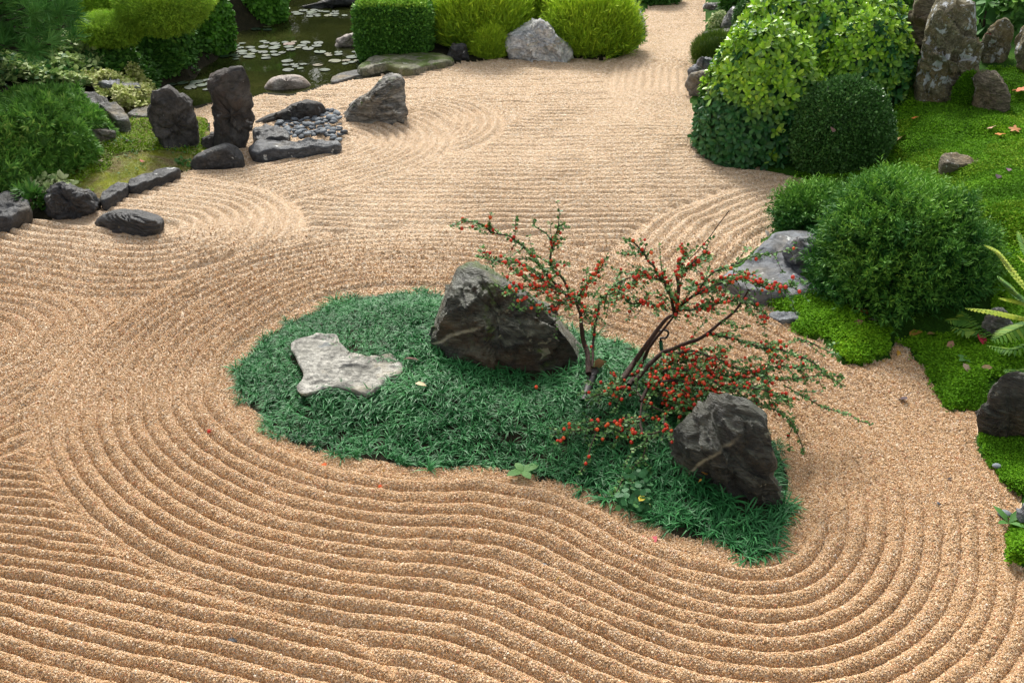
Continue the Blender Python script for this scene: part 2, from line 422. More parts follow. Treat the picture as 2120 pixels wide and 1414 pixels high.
# ------------------------------------------------------------ fast ground lookup
_x0, _y0, _st = -10.0, 0.6, .03
_gx = np.arange(_x0, 10.01, _st); _gy = np.arange(_y0, 20.01, _st)
_A, _B = np.meshgrid(_gx, _gy)
_HG = hsm(np.stack([_A.ravel(), _B.ravel()], 1)).reshape(_A.shape)
def hg(P):
    P = np.atleast_2d(P); fx = np.clip((P[:, 0]-_x0)/_st, 0, len(_gx)-1.001); fy = np.clip((P[:, 1]-_y0)/_st, 0, len(_gy)-1.001)
    i = fx.astype(int); j = fy.astype(int); u = fx-i; v = fy-j
    return _HG[j, i]*(1-u)*(1-v)+_HG[j, i+1]*u*(1-v)+_HG[j+1, i]*(1-u)*v+_HG[j+1, i+1]*u*v
def hit(px, py, lift=0.0):
    px = np.atleast_1d(np.asarray(px, float)); py = np.atleast_1d(np.asarray(py, float))
    d = rays(px, py); t = (1.2-H)/np.minimum(d[:, 2], -.03); dt = .10
    done = np.zeros(len(px), bool)
    for i in range(170):
        P = d*t[:, None]+[0, 0, H]
        done |= P[:, 2] < hg(P[:, :2])+lift
        if done.all(): break
        t = np.where(done, t, t+dt)
    lo, hi = t-dt, t
    for i in range(10):
        m = (lo+hi)/2; P = d*m[:, None]+[0, 0, H]; b = P[:, 2] < hg(P[:, :2])+lift
        hi = np.where(b, m, hi); lo = np.where(b, lo, m)
    return d*hi[:, None]+[0, 0, H]
def hit1(px, py, lift=0.0): return hit(px, py, lift)[0]
# ------------------------------------------------------------ rocks
def m_rock(name, dark, light, brown=None, brown_amt=0., lichen=0., lichen_col=(.62, .64, .62), moss=0., vein=0., rot=0., stretch=3., scale=9., bump=.7, rough=.7, moss_col=(.07, .11, .015), film=None):
    b = NB(name); p = b.geo(); up = b.n('ShaderNodeSeparateXYZ'); b.l(b.geo('Normal'), up.inputs[0])
    q = b.mapping(p, (1, 1, stretch), (0, rot, 0))
    n1 = b.noise(q, scale, 7, .68, .35); n2 = b.noise(q, scale*5, 5, .7)
    c = b.ramp(n1, [(.30, dark), (.50, tuple((a+l)*.42 for a, l in zip(dark, light))), (.66, light)])
    c = b.mix(b.ramp(n2, [(.40, .65), (.52, 0)]), c, tuple(x*.45 for x in dark))
    c = b.mix(b.ramp(n2, [(.56, 0), (.70, .45)]), c, tuple(min(1, x*1.5) for x in light))
    if brown: c = b.mix(b.ramp(b.noise(p, scale*.55, 5, .6), [(.56-.22*brown_amt, 0), (.70-.1*brown_amt, .85)]), c, brown)
    crack = b.vor(b.mapping(b.mix(.12, q, b.noise(p, 6, 3, out=1)), (1, 1, 1)), scale*.5, 'DISTANCE_TO_EDGE')
    c = b.mix(b.ramp(crack, [(0, .55), (.035, 0)]), c, tuple(x*.3 for x in dark))
    hh = b.math('ADD', b.math('MULTIPLY', n2, .55), b.math('ADD', n1, b.ramp(crack, [(0, -1.), (.05, 0)])))
    if vein:
        x1, y1, x2, y2 = vein; A_, B_ = rays(x1, y1), rays(x2, y2); N_ = np.cross(A_, B_); N_ /= np.linalg.norm(N_); M_ = hit1((x1+x2)/2, (y1+y2)/2+30)
        M_ = M_-N_*((M_-[0, 0, H])@N_)
        w_ = b.n('ShaderNodeVectorMath'); w_.operation = 'SUBTRACT'; b.l(p, w_.inputs[0]); w_.inputs[1].default_value = tuple(M_)
        dt_ = b.n('ShaderNodeVectorMath'); dt_.operation = 'DOT_PRODUCT'; b.l(w_.outputs[0], dt_.inputs[0]); dt_.inputs[1].default_value = tuple(N_)
        ln_ = b.n('ShaderNodeVectorMath'); ln_.operation = 'LENGTH'; b.l(w_.outputs[0], ln_.inputs[0])
        wob = b.math('MULTIPLY', b.math('SUBTRACT', b.noise(p, 9, 4, .6), .5), .05)
        dd = b.math('ABSOLUTE', b.math('ADD', dt_.outputs['Value'], wob))
        vf = b.math('MULTIPLY', b.ramp(dd, [(0, .9), (.004, .7), (.009, 0)]), b.ramp(b.math('ADD', ln_.outputs['Value'], b.math('MULTIPLY', n2, .1)), [(.24, 1), (.32, 0)]))
        c = b.mix(vf, c, (.46, .42, .30))
    if lichen:
        ln = b.noise(p, 11, 4, .62, .4); c = b.mix(b.ramp(ln, [(.66-.14*lichen, 0), (.70-.14*lichen, .9)]), c, lichen_col)
        l2 = b.noise(p, 60, 3); c = b.mix(b.math('MULTIPLY', b.ramp(l2, [(.62, 0), (.7, 1)]), min(1, lichen)), c, tuple(x*.8 for x in lichen_col))
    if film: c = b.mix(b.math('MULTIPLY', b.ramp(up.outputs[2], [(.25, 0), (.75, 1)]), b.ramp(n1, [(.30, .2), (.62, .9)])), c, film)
    if moss:
        mm = b.math('MULTIPLY', b.ramp(b.noise(p, 6, 5, .65), [(.60-.25*moss, 0), (.68-.25*moss, 1)]), b.ramp(up.outputs[2], [(.25, 0), (.6, 1)]))
        c = b.mix(mm, c, b.mix(b.noise(p, 90, 2), tuple(x*.5 for x in moss_col), tuple(x*1.6 for x in moss_col)))
    nn = b.bump(hh, bump, .030); nn = b.bump(b.noise(p, 150, 4, .75), .45, .004, nn)
    return b.done(b.bsdf(c, b.ramp(n2, [(.3, rough-.12), (.7, min(1, rough+.12))]), nn, .45))
def catmull(pts, m=6, closed=False):
    P = np.array(pts, float); n = len(P); out_ = []
    rng_ = range(n if closed else n-1)
    for i in rng_:
        if closed: p0, p1, p2, p3 = P[(i-1) % n], P[i], P[(i+1) % n], P[(i+2) % n]
        else: p0, p1, p2, p3 = P[max(i-1, 0)], P[i], P[i+1], P[min(i+2, n-1)]
        for k in range(m):
            t = k/m
            out_.append(.5*((2*p1)+(-p0+p2)*t+(2*p0-5*p1+4*p2-p3)*t*t+(-p0+3*p1-3*p2+p3)*t**3))
    if not closed: out_.append(P[-1])
    return np.array(out_)
def radial(poly2, c, th):
    """distance from c to polygon outline in directions th"""
    dx, dy = np.cos(th), np.sin(th); r = np.zeros(len(th)); n = len(poly2)
    for i in range(n):
        a = poly2[i]-c; b_ = poly2[(i+1) % n]-c; e = b_-a
        den = dx*e[1]-dy*e[0]
        with np.errstate(divide='ignore', invalid='ignore'):
            t = (a[0]*e[1]-a[1]*e[0])/den; u = (a[0]*dy-a[1]*dx)/den
        ok = (t > 0) & (u >= -1e-9) & (u <= 1+1e-9) & np.isfinite(t)
        r = np.where(ok & (t > r), t, r)
    return r
def rock(name, label, group, outline, mat, thick=.5, bury=.35, seed=0, facets=9, cut=.86, amp=.035, strata=0., srot=0., sfreq=14., nth=110, nph=56, cpos=.38, boxy=.8, lift=0., rel=0., smooth=3, push=.42, swirl=1.3, water=False, chip=.05, crot=.6):
    """outline: picture points from the left ground contact over the top to the right ground contact"""
    o_ = np.array(outline, float)
    if smooth: o_ = catmull(o_, smooth)
    Lw = hit1(*o_[0]); Rw = hit1(*o_[-1])
    if water: Lw = np.append(gz(*o_[0], WATER_Z), WATER_Z); Rw = np.append(gz(*o_[-1], WATER_Z), WATER_Z)
    base = (Lw+Rw)/2; zb = min(Lw[2], Rw[2])+lift
    ax = (Rw-Lw); ax[2] = 0; wd = np.linalg.norm(ax); ax /= wd
    nrm = np.array([-ax[1], ax[0], 0.]);
    if nrm[1] < 0: nrm = -nrm
    T = thick*wd*.5
    org = Lw+nrm*T*push; org[2] = 0
    d = rays(o_[:, 0], o_[:, 1]); t = ((org-[0, 0, H])@nrm)/(d@nrm)
    W = d*t[:, None]+[0, 0, H]
    A = (W-org)@ax; B = W[:, 2]
    pl = np.stack([A, B], 1)
    hgt = B.max()-zb; bz = zb-bury*max(hgt, .4*wd)
    pl = np.concatenate([pl, [[A[-1]-.02*wd, bz+.3*(zb-bz)], [A[-1]-.12*wd, bz], [A[0]+.12*wd, bz], [A[0]+.02*wd, bz+.3*(zb-bz)]]])
    c = np.array([pl[:, 0].mean()*.3+.7*(A.min()+A.max())/2, zb+hgt*cpos])
    if not inside(c[None], pl)[0]: c = pl.mean(0)
    th = np.linspace(0, 2*math.pi, nth, endpoint=False); r = radial(pl, c, th)
    r = np.maximum(r, .02)
    ph = np.linspace(-math.pi/2, math.pi/2, nph)
    TH, PH = np.meshgrid(th, ph); RR = np.broadcast_to(r, TH.shape)
    cp = np.abs(np.cos(PH))**boxy; sp_ = np.sign(np.sin(PH))*np.abs(np.sin(PH))**(boxy*.9+.1)
    view = np.array([base[0], base[1], base[2]+.2-H]); view /= np.linalg.norm(view)
    C = org+ax*c[0]; C[2] = c[1]
    ex = ax; ez = np.array([0, 0, 1.])
    off = (RR*cp*np.cos(TH))[..., None]*ex+(RR*cp*np.sin(TH))[..., None]*ez
    tt = np.minimum(T, 2.2*RR)
    fr = sp_ < 0
    dirv = np.where(fr[..., None], view, (view*.5+nrm*.5))
    off = off+(tt*sp_)[..., None]*dirv
    V = off.reshape(-1, 3)
    sz = (wd+hgt)/2
    g = np.random.default_rng(seed)
    for k in range(facets):
        f = g.normal(0, 1, 3); f = f[0]*ex*.8+f[2]*ez*.8-view*abs(f[1])*1.5*(1 if g.random() < .75 else -1); f /= np.linalg.norm(f)
        s_ = V@f; o2 = s_.max()*(cut+g.uniform(-.07, .1)); ex_ = np.maximum(s_-o2, 0)
        V = V-f*(ex_*.92)[:, None]
    rad = V/(np.linalg.norm(V, axis=1, keepdims=True)+1e-9)
    Pn = V/sz
    edge = np.abs(sp_).ravel()                      # less displacement at the outline
    a_ = (.35+.65*edge)*sz
    disp = amp*fbm(Pn*3.2+seed, 4, seed)+amp*.55*ridged(Pn*5+seed*2, 3, seed+3)+amp*.40*ridged(Pn*14, 3, seed+9)
    if strata:
        cs, sn = math.cos(srot), math.sin(srot)
        q = (V@ex*sn+V[:, 2]*cs)/sz*sfreq+swirl*fbm(Pn*2.5, 3, seed+5)
        sw = np.abs(q-np.floor(q)-.5)*2
        disp = disp+strata*(sw**.7-.5)*(.6+.6*vnoise(Pn*4, seed+7))
    if chip:
        cs, sn = math.cos(crot), math.sin(crot)
        Q = np.stack([(Pn@ex)*cs-Pn[:, 2]*sn, ((Pn@ex)*sn+Pn[:, 2]*cs)*2.3, Pn@nrm*1.2], 1)+.05*np.stack([vnoise(Pn*6, 5), vnoise(Pn*6, 6), vnoise(Pn*6, 7)], 1)
        for K_, A_ in ((16, 1.), (70, .42), (260, .16)):
            sd_ = Q[g.integers(len(Q), size=K_)]+g.normal(0, .02, (K_, 3)); best = np.full(len(Q), 1e9); bi = np.zeros(len(Q), int)
            for q_ in range(K_):
                dd_ = ((Q-sd_[q_])**2).sum(1); m_ = dd_ < best; best[m_] = dd_[m_]; bi[m_] = q_
            off_ = g.uniform(-1, .6, K_); gr = g.normal(0, 2.2, (K_, 3))
            disp = disp+chip*A_*(off_[bi]+((Q-sd_[bi])*gr[bi]).sum(1)*K_**.33*.35)
    V = V+rad*(disp*a_)[:, None]
    V = V+C
    F = []
    i0 = np.arange(nph-1)[:, None]*nth; j = np.arange(nth)[None]; j2 = (j+1) % nth
    Fq = np.stack([i0+j, i0+j2, i0+nth+j2, i0+nth+j], -1).reshape(-1, 4)
    V0 = np.array([C[0], C[1], 0]); V0[2] = zb
    me = mesh_np(name, V-V0, Fq)
    ob = link(name, me, mat, loc=V0); tag(ob, label, 'rock' if not name.endswith('slab') else 'stone slab', group)
    return ob
SLABS = {}
def slab(name, label, group, outline, mat, h=.06, seed=0, rel=.03, strata=0., nth=110, nr=20, cat='stone slab', tilt=(0, 0), z=None, sfreq=6):
    o_ = catmull(outline, 3, True)
    c0 = hit1(o_[:, 0].mean(), o_[:, 1].mean()); z0 = c0[2] if z is None else z
    P = gz(o_[:, 0], o_[:, 1], z0+h); SLABS[name] = P; c = P.mean(0)
    for it in range(5):
        if inside(c[None], P)[0]: break
        c = (c+P[np.argmin(((P-c)**2).sum(1))])/2
    th = np.linspace(0, 2*math.pi, nth, endpoint=False); r = radial(P, c, th); r = np.maximum(r, .01)
    s = np.concatenate([np.linspace(.03, .88, nr), [.93, .965, .985, .995, .99, .97, .9]])
    z_ = np.concatenate([np.zeros(nr), [-.03, -.10, -.25, -.5, -.8, -1.2, -2.2]])
    Sg, TH = np.meshgrid(s, th, indexing='ij')
    XY = c+np.stack([Sg*r*np.cos(TH), Sg*r*np.sin(TH)], -1)
    wd = r.mean()*2; XY = XY.reshape(-1, 2)
    n = fbm(np.concatenate([XY/wd*2.5, np.full((len(XY), 1), seed*3.1)], 1), 4, seed)
    n2 = ridged(np.concatenate([XY/wd*4, np.full((len(XY), 1), seed*1.7)], 1), 3, seed+2)
    zz = np.repeat(z_, nth)*h+z0+h
    w_ = np.repeat(np.where(z_ > -.3, 1, .3), nth)
    q = n*1.2*sfreq/6+XY[:, 1]/wd*sfreq*.3
    step = (np.floor(q)+ss(.35, .65, q-np.floor(q)))
    zz = zz+w_*(rel*n*.6+rel*.5*n2+strata*(step-q.mean())*.5)+(XY-c)@np.array(tilt)
    j_ = np.stack([vnoise(np.concatenate([XY/wd*7, zz[:, None]*20], 1), seed+4), vnoise(np.concatenate([XY/wd*7, zz[:, None]*20], 1), seed+5)], 1)*wd*.012
    V = np.concatenate([XY+j_, zz[:, None]], 1)
    m = len(s); i0 = np.arange(m-1)[:, None]*nth; j = np.arange(nth)[None]; j2 = (j+1) % nth
    Fq = np.stack([i0+j, i0+nth+j, i0+nth+j2, i0+j2], -1).reshape(-1, 4)
    V = np.concatenate([V, [[c[0], c[1], V[:nth, 2].mean()]]]); ci = len(V)-1
    jj = np.arange(nth); Ft = np.stack([np.full(nth, ci), jj, (jj+1) % nth], 1)
    V0 = np.array([c[0], c[1], z0])
    ob = link(name, mesh_np(name, V-V0, [Fq, Ft]), mat, loc=V0); tag(ob, label, cat, group)
    return ob
K = dict
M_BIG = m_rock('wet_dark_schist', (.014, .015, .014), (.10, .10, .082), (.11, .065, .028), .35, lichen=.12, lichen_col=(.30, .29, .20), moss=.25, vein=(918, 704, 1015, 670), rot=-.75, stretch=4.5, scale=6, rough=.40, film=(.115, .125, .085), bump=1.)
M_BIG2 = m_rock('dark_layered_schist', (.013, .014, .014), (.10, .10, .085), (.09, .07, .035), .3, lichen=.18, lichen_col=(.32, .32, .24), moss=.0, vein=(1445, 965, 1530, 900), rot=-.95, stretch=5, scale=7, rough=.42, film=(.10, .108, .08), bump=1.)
M_BLACK = m_rock('black_stone', (.016, .017, .020), (.085, .088, .095), (.10, .085, .065), .15, lichen=.05, rot=.3, stretch=1.6, scale=9, rough=.55)
M_STAND = m_rock('charcoal_stone', (.020, .019, .018), (.105, .10, .095), (.075, .055, .045), .35, lichen=.10, lichen_col=(.22, .22, .22), rot=.2, stretch=1.2, scale=5, rough=.75)
M_SLATE = m_rock('blue_grey_slate', (.085, .095, .110), (.25, .27, .30), (.12, .10, .08), .1, lichen=.15, lichen_col=(.42, .44, .42), moss=.2, rot=.1, stretch=2, scale=5, rough=.6, moss_col=(.16, .22, .02))
M_LIME = m_rock('pale_limestone', (.20, .195, .165), (.58, .56, .50), (.35, .30, .20), .2, lichen=.35, lichen_col=(.16, .17, .17), rot=.5, stretch=2.4, scale=7, rough=.85)
M_POINT = m_rock('banded_tan_stone', (.040, .042, .038), (.42, .40, .36), (.26, .22, .15), .15, lichen=.1, moss=.15, rot=.95, stretch=5, scale=5, rough=.8)
M_WHITE = m_rock('white_grey_rock', (.50, .52, .54), (.92, .91, .89), (.40, .37, .30), .05, lichen=.55, lichen_col=(.78, .77, .74), rot=.4, stretch=1.3, scale=7, rough=.85, bump=1.)
M_PINK = m_rock('pinkish_boulder', (.30, .25, .22), (.66, .60, .56), (.35, .26, .20), .3, rot=.1, stretch=2, scale=8, rough=.8)
M_FLAT = m_rock('mossy_flat_stone', (.12, .12, .085), (.34, .32, .25), (.14, .16, .05), .5, lichen=.1, moss=.5, rot=0, stretch=1, scale=8, rough=.85)
M_LICH = m_rock('lichen_sandstone', (.10, .088, .048), (.38, .34, .22), (.20, .15, .06), .4, lichen=.62, lichen_col=(.60, .63, .66), moss=.1, rot=.2, stretch=1, scale=16, rough=.9, bump=1.)
M_BROWN = m_rock('brown_layered_rock', (.085, .070, .048), (.33, .28, .19), (.26, .19, .10), .4, lichen=.05, moss=.25, rot=-.5, stretch=4, scale=9, rough=.9, bump=1.)
M_OUT = m_rock('stacked_grey_rock', (.09, .09, .075), (.33, .33, .33), (.24, .19, .11), .3, rot=.1, stretch=3.5, scale=7, rough=.8, bump=1.)
M_LOG = m_rock('black_ribbed_stone', (.014, .015, .016), (.10, .10, .105), None, 0, lichen=.08, lichen_col=(.3, .25, .18), rot=-.2, stretch=9, scale=7, rough=.6)
M_SLATE2 = m_rock('flat_blue_slate', (.075, .086, .104), (.215, .235, .265), (.14, .12, .09), .1, lichen=.05, rot=.1, stretch=2, scale=5, rough=.6)
M_SLATED = m_rock('dark_slate', (.030, .034, .042), (.115, .125, .14), (.10, .085, .06), .1, lichen=.05, rot=.1, stretch=2.4, scale=7, rough=.6)
M_BW = m_rock('black_white_rock', (.02, .022, .022), (.12, .12, .12), None, 0, lichen=.75, lichen_col=(.68, .68, .66), scale=9)
M_BW2 = m_rock('grey_white_rock', (.07, .075, .075), (.26, .27, .28), None, 0, lichen=.8, lichen_col=(.64, .63, .62), scale=7)
# island
rock('boulder', 'largest dark boulder of the island, leaning, with a pale vein', None,
     [(884, 690), (882, 655), (888, 612), (912, 580), (945, 552), (968, 545), (1000, 560), (1040, 590), (1085, 608), (1130, 642), (1168, 680), (1190, 712), (1207, 752)], M_BIG, thick=.88, push=.05, bury=.75, seed=3, facets=16, cut=.78, amp=.035, strata=.02, srot=.75, sfreq=12, swirl=.6, chip=.042, crot=.75, smooth=0, nth=190, nph=110, boxy=.75, cpos=.30)
rock('boulder', 'dark pointed boulder at the front end of the island under berry branches', None,
     [(1372, 940), (1400, 890), (1438, 842), (1464, 812), (1492, 816), (1545, 836), (1580, 862), (1592, 905), (1606, 950), (1598, 985), (1618, 1016), (1628, 1050)], M_BIG2, thick=.62, bury=.5, seed=19, facets=9, cut=.74, amp=.025, strata=.05, srot=.95, sfreq=7, swirl=.6, chip=.048, crot=.95, smooth=0, push=.1, nth=170, nph=100, boxy=.7, cpos=.22)
slab('limestone_slab', 'flat cream limestone lying in the island grass', None,
     [(600, 706), (640, 690), (695, 687), (706, 708), (728, 730), (775, 738), (808, 728), (826, 745), (833, 772), (802, 786), (772, 812), (742, 810), (700, 795), (668, 800), (628, 808), (612, 798), (628, 775), (612, 742)],
     M_LIME, h=.020, seed=5, rel=.014, strata=.010, nth=150, nr=34, sfreq=9)
slab('grey_slate_slab', 'broad blue grey slate slab at the foot of the yew bush', None,
     [(1492, 562), (1550, 532), (1603, 482), (1660, 478), (1700, 500), (1735, 560), (1728, 612), (1680, 604), (1640, 604), (1600, 603), (1560, 600), (1520, 586), (1500, 572)], M_SLATE2, h=.085, seed=6, rel=.02, strata=.015, nth=140, nr=30, z=.0, sfreq=5)
rock('grey_slate_block', 'raised grey block with yellow green moss on the slate slab', None,
     [(1622, 548), (1618, 520), (1640, 495), (1680, 490), (1716, 512), (1720, 560)], M_SLATE, thick=.7, bury=.2, seed=12, facets=8, cut=.8, amp=.05, strata=.03, nth=80, nph=44)
slab('thin_dark_stone', 'thin dark flat stone poking from gravel below the slate slab', None,
     [(1592, 648), (1620, 641), (1662, 650), (1660, 660), (1625, 661), (1600, 657)], M_SLATE, h=.03, seed=7, rel=.01, nth=50, nr=8)
# left bank, front row
slab('charcoal_slab', 'charcoal slab cut off by the left edge of the picture', None,
     [(-90, 452), (-60, 412), (-10, 402), (35, 398), (55, 408), (62, 428), (30, 440), (0, 452), (-50, 462)], M_BLACK, h=.07, seed=21, rel=.02, strata=.02, nth=90, nr=16)
rock('black_boulder', 'rounded glossy black boulder with pale streaks beside the ribbed stone', None,
     [(92, 440), (94, 405), (105, 386), (128, 377), (148, 384), (168, 394), (190, 394), (206, 408), (212, 436)], M_BLACK, thick=.85, push=.15, bury=.5, seed=14, facets=9, cut=.84, amp=.06, nth=120, nph=66)
rock('ribbed_stone', 'black ribbed log shaped stone lying alone on the gravel', None,
     [(195, 462), (210, 446), (238, 437), (275, 440), (305, 448), (325, 455), (334, 465), (331, 486)], M_LOG, thick=.75, push=.1, bury=.5, seed=16, facets=3, cut=.92, amp=.02, strata=.09, srot=.22, sfreq=13, swirl=.35, chip=.02, nth=140, nph=80)
slab('curb_stone', 'short slanting charcoal curb stone right behind the black boulder', 'curb stones between moss and gravel',
     [(206, 405), (218, 390), (240, 378), (262, 375), (266, 382), (245, 398), (225, 412), (210, 415)], M_BLACK, h=.055, seed=22, rel=.015, nth=60, nr=10)
slab('curb_stone', 'long thin curb stone edging the olive moss', 'curb stones between moss and gravel',
     [(262, 376), (290, 363), (330, 348), (368, 343), (370, 349), (340, 362), (310, 372), (280, 383), (266, 384)], M_BLACK, h=.05, seed=23, rel=.015, nth=70, nr=10)
rock('oval_boulder', 'smooth oval dark boulder in front of the tall standing stone', None,
     [(391, 345), (402, 325), (430, 310), (458, 299), (480, 300), (500, 314), (508, 342)], M_BLACK, thick=.6, bury=.5, seed=18, facets=3, cut=.93, amp=.02, chip=.006, nth=100, nph=56)
rock('standing_stone', 'shorter of the two charcoal standing stones, cracked across its top', 'charcoal standing stones',
     [(338, 306), (316, 265), (305, 235), (314, 215), (318, 192), (338, 182), (352, 174), (370, 184), (394, 188), (402, 205), (398, 222), (410, 250), (417, 300)], M_STAND, thick=.85, bury=.35, seed=24, facets=10, cut=.82, amp=.045, nth=120, nph=70, boxy=.62)
rock('standing_stone', 'taller blocky charcoal standing stone on the gravel edge', 'charcoal standing stones',
     [(437, 306), (441, 285), (442, 235), (436, 205), (428, 165), (446, 148), (478, 136), (502, 133), (508, 150), (518, 172), (521, 215), (525, 250), (515, 285), (508, 308)], M_STAND, thick=.8, bury=.35, seed=27, facets=10, cut=.84, amp=.045, nth=130, nph=80, boxy=.6)
rock('low_dark_rock', 'low dark rock wedged against the left foot of the tall standing stone', None,
     [(418, 308), (420, 290), (436, 278), (452, 276), (462, 300)], M_STAND, thick=.7, bury=.5, seed=29, facets=5, amp=.04, nth=60, nph=34)
rock('long_boulder', 'long hump of grey rock behind the dark pebbles', None,
     [(524, 256), (552, 240), (590, 226), (612, 214), (640, 209), (664, 213), (675, 228), (674, 244)], M_STAND, thick=.45, bury=.5, seed=31, facets=5, cut=.9, amp=.03, nth=100, nph=50)
slab('flat_grey_rock', 'long flat slate grey rock bordering the dark pebbles in front', None,
     [(514, 300), (530, 285), (555, 286), (590, 291), (640, 288), (680, 287), (706, 290), (700, 299), (660, 303), (620, 309), (570, 312), (530, 313), (516, 308)], M_SLATED, h=.07, seed=33, rel=.03, nth=90, nr=14)
slab('flat_grey_rock', 'smaller flat grey rock between the tall standing stone and the dark pebbles', None,
     [(522, 276), (530, 262), (552, 257), (585, 262), (600, 272), (590, 282), (556, 284), (535, 290)], M_BLACK, h=.07, seed=34, rel=.03, nth=70, nr=12)
rock('pointed_rock', 'banded tan and grey peaked rock standing on the gravel by the pebbles', None,
     [(702, 250), (712, 232), (730, 212), (745, 200), (758, 196), (772, 182), (785, 166), (800, 160), (820, 157), (833, 172), (838, 205), (840, 258)], M_POINT, thick=.7, bury=.5, seed=36, facets=9, cut=.84, amp=.045, strata=.05, srot=-1.05, sfreq=8, nth=130, nph=76, boxy=.65)
# pond side
rock('pond_boulder', 'pale pinkish rounded boulder at the pond edge', None,
     [(545, 184), (556, 168), (575, 159), (602, 156), (628, 161), (645, 178)], M_PINK, water=True, thick=.8, bury=.6, seed=40, facets=3, cut=.92, amp=.02, chip=.01, nth=80, nph=44)
rock('pond_rock', 'pale low rock left of the box hedge at the water', None,
     [(692, 98), (700, 82), (718, 72), (745, 70), (757, 92)], M_PINK, water=True, thick=.8, bury=.4, seed=41, facets=6, amp=.03, nth=60, nph=34)
slab('shore_slab', 'wide olive grey flat stone under the front of the box hedge', None,
     [(738, 136), (775, 112), (830, 106), (880, 104), (934, 112), (936, 124), (890, 132), (868, 141), (840, 145), (815, 136), (790, 134), (765, 141)], M_FLAT, h=.09, seed=43, rel=.02, nth=110, nr=16, z=-.01)
slab('shore_slab', 'narrow grey paving stone between pond and gravel', None,
     [(684, 163), (700, 152), (735, 145), (770, 140), (768, 148), (740, 156), (715, 164), (690, 170)], M_OUT, h=.03, seed=44, rel=.006, nth=60, nr=10, z=-.01)
rock('dark_shore_rock', 'small dark rock between shore slab and bright heather', None,
     [(925, 122), (930, 100), (945, 92), (965, 93), (972, 124)], M_BLACK, thick=.8, bury=.4, seed=45, facets=6, amp=.04, nth=60, nph=34)
rock('ivy_rock', 'grey rock in the pond edge with ivy trailing over it', None,
     [(320, 152), (325, 138), (345, 132), (380, 134), (400, 140), (402, 154)], M_OUT, water=True, thick=.7, bury=.4, seed=46, facets=6, amp=.04, nth=60, nph=34)
rock('water_rock', 'dark flat rock rising from the far pond water', None,
     [(612, 16), (640, 13), (665, 3), (700, -6), (730, -8), (735, 12), (690, 16)], M_BLACK, water=True, thick=.5, bury=.4, seed=47, facets=6, amp=.03, nth=70, nph=36)
slab('mossy_ledge', 'long grey ledge slanting between the leafy mound and cream ground cover', None,
     [(152, 192), (190, 190), (225, 205), (250, 220), (266, 236), (262, 246), (240, 244), (215, 226), (180, 208)], M_OUT, h=.10, seed=48, rel=.03, nth=80, nr=12)
slab('ledge_stone', 'blue grey ledge stone above the cream ground cover', None,
     [(180, 160), (205, 153), (240, 164), (285, 168), (290, 180), (250, 178), (210, 172)], M_SLATE, h=.09, seed=49, rel=.02, nth=60, nr=10)
slab('ledge_stone', 'flat pale stone behind the shorter standing stone', None,
     [(262, 236), (290, 218), (320, 210), (325, 232), (300, 240)], M_OUT, h=.05, seed=50, rel=.01, nth=50, nr=8)
rock('grey_mossy_stone', 'small light grey stone at the right foot of the leafy mound', None,
     [(186, 297), (184, 278), (198, 268), (228, 268), (244, 273), (240, 290)], M_OUT, thick=.8, bury=.3, seed=51, facets=7, amp=.04, nth=70, nph=40)
# centre back
rock('white_rock', 'rugged white and grey rock set among the bright heather mounds', None,
     [(1044, 122), (1039, 90), (1050, 62), (1078, 46), (1108, 38), (1134, 48), (1152, 72), (1176, 88), (1186, 110), (1180, 130)], M_WHITE, thick=.7, bury=.4, seed=53, facets=10, cut=.82, amp=.085, nth=130, nph=76)
rock('grey_peak_rock', 'pale grey rock half hidden behind the right heather mound', None,
     [(1272, 55), (1278, 15), (1302, 2), (1322, 15), (1338, 45), (1334, 62)], M_WHITE, thick=.8, bury=.4, seed=54, facets=7, amp=.06, nth=70, nph=40)
# right border of the path
rock('path_rock', 'small black and white rock at the far end of the gravel path', None,
     [(1454, 20), (1458, 8), (1478, 7), (1500, 5), (1512, 14), (1508, 22)], M_BW, thick=.6, bury=.4, seed=55, facets=6, amp=.05, nth=60, nph=34)
rock('path_rock', 'long bluish rock behind the small black and white path rock', None,
     [(1490, 8), (1500, -8), (1540, -10), (1560, 4), (1556, 12)], M_SLATE, thick=.6, bury=.4, seed=56, facets=6, amp=.04, nth=60, nph=34)
rock('path_rock', 'upright white streaked rock in front of the round dark topiary', None,
     [(1488, 60), (1500, 36), (1516, 16), (1530, 20), (1550, 34), (1560, 62)], M_BW2, thick=.7, bury=.4, seed=57, facets=8, amp=.06, nth=70, nph=40)
rock('path_rock', 'flat topped grey rock behind the low green heath', None,
     [(1452, 92), (1455, 70), (1475, 62), (1500, 60), (1520, 70), (1524, 92)], M_OUT, thick=.7, bury=.4, seed=58, facets=7, amp=.03, nth=70, nph=40, boxy=.55)
rock('stacked_rock', 'lower brown block of the rock pile beside the glossy shrub', 'rock pile beside the glossy shrub',
     [(1426, 198), (1422, 180), (1424, 158), (1440, 150), (1468, 150), (1490, 165), (1488, 200)], M_OUT, thick=.8, bury=.3, seed=59, facets=9, cut=.8, amp=.05, strata=.03, nth=80, nph=50, boxy=.55)
rock('stacked_rock', 'upper bluish block of the rock pile beside the glossy shrub', 'rock pile beside the glossy shrub',
     [(1428, 168), (1424, 145), (1440, 133), (1448, 122), (1475, 120), (1492, 140), (1490, 170)], M_SLATE, thick=.8, bury=.1, seed=60, facets=9, cut=.8, amp=.05, strata=.03, nth=80, nph=50, boxy=.55, lift=0)
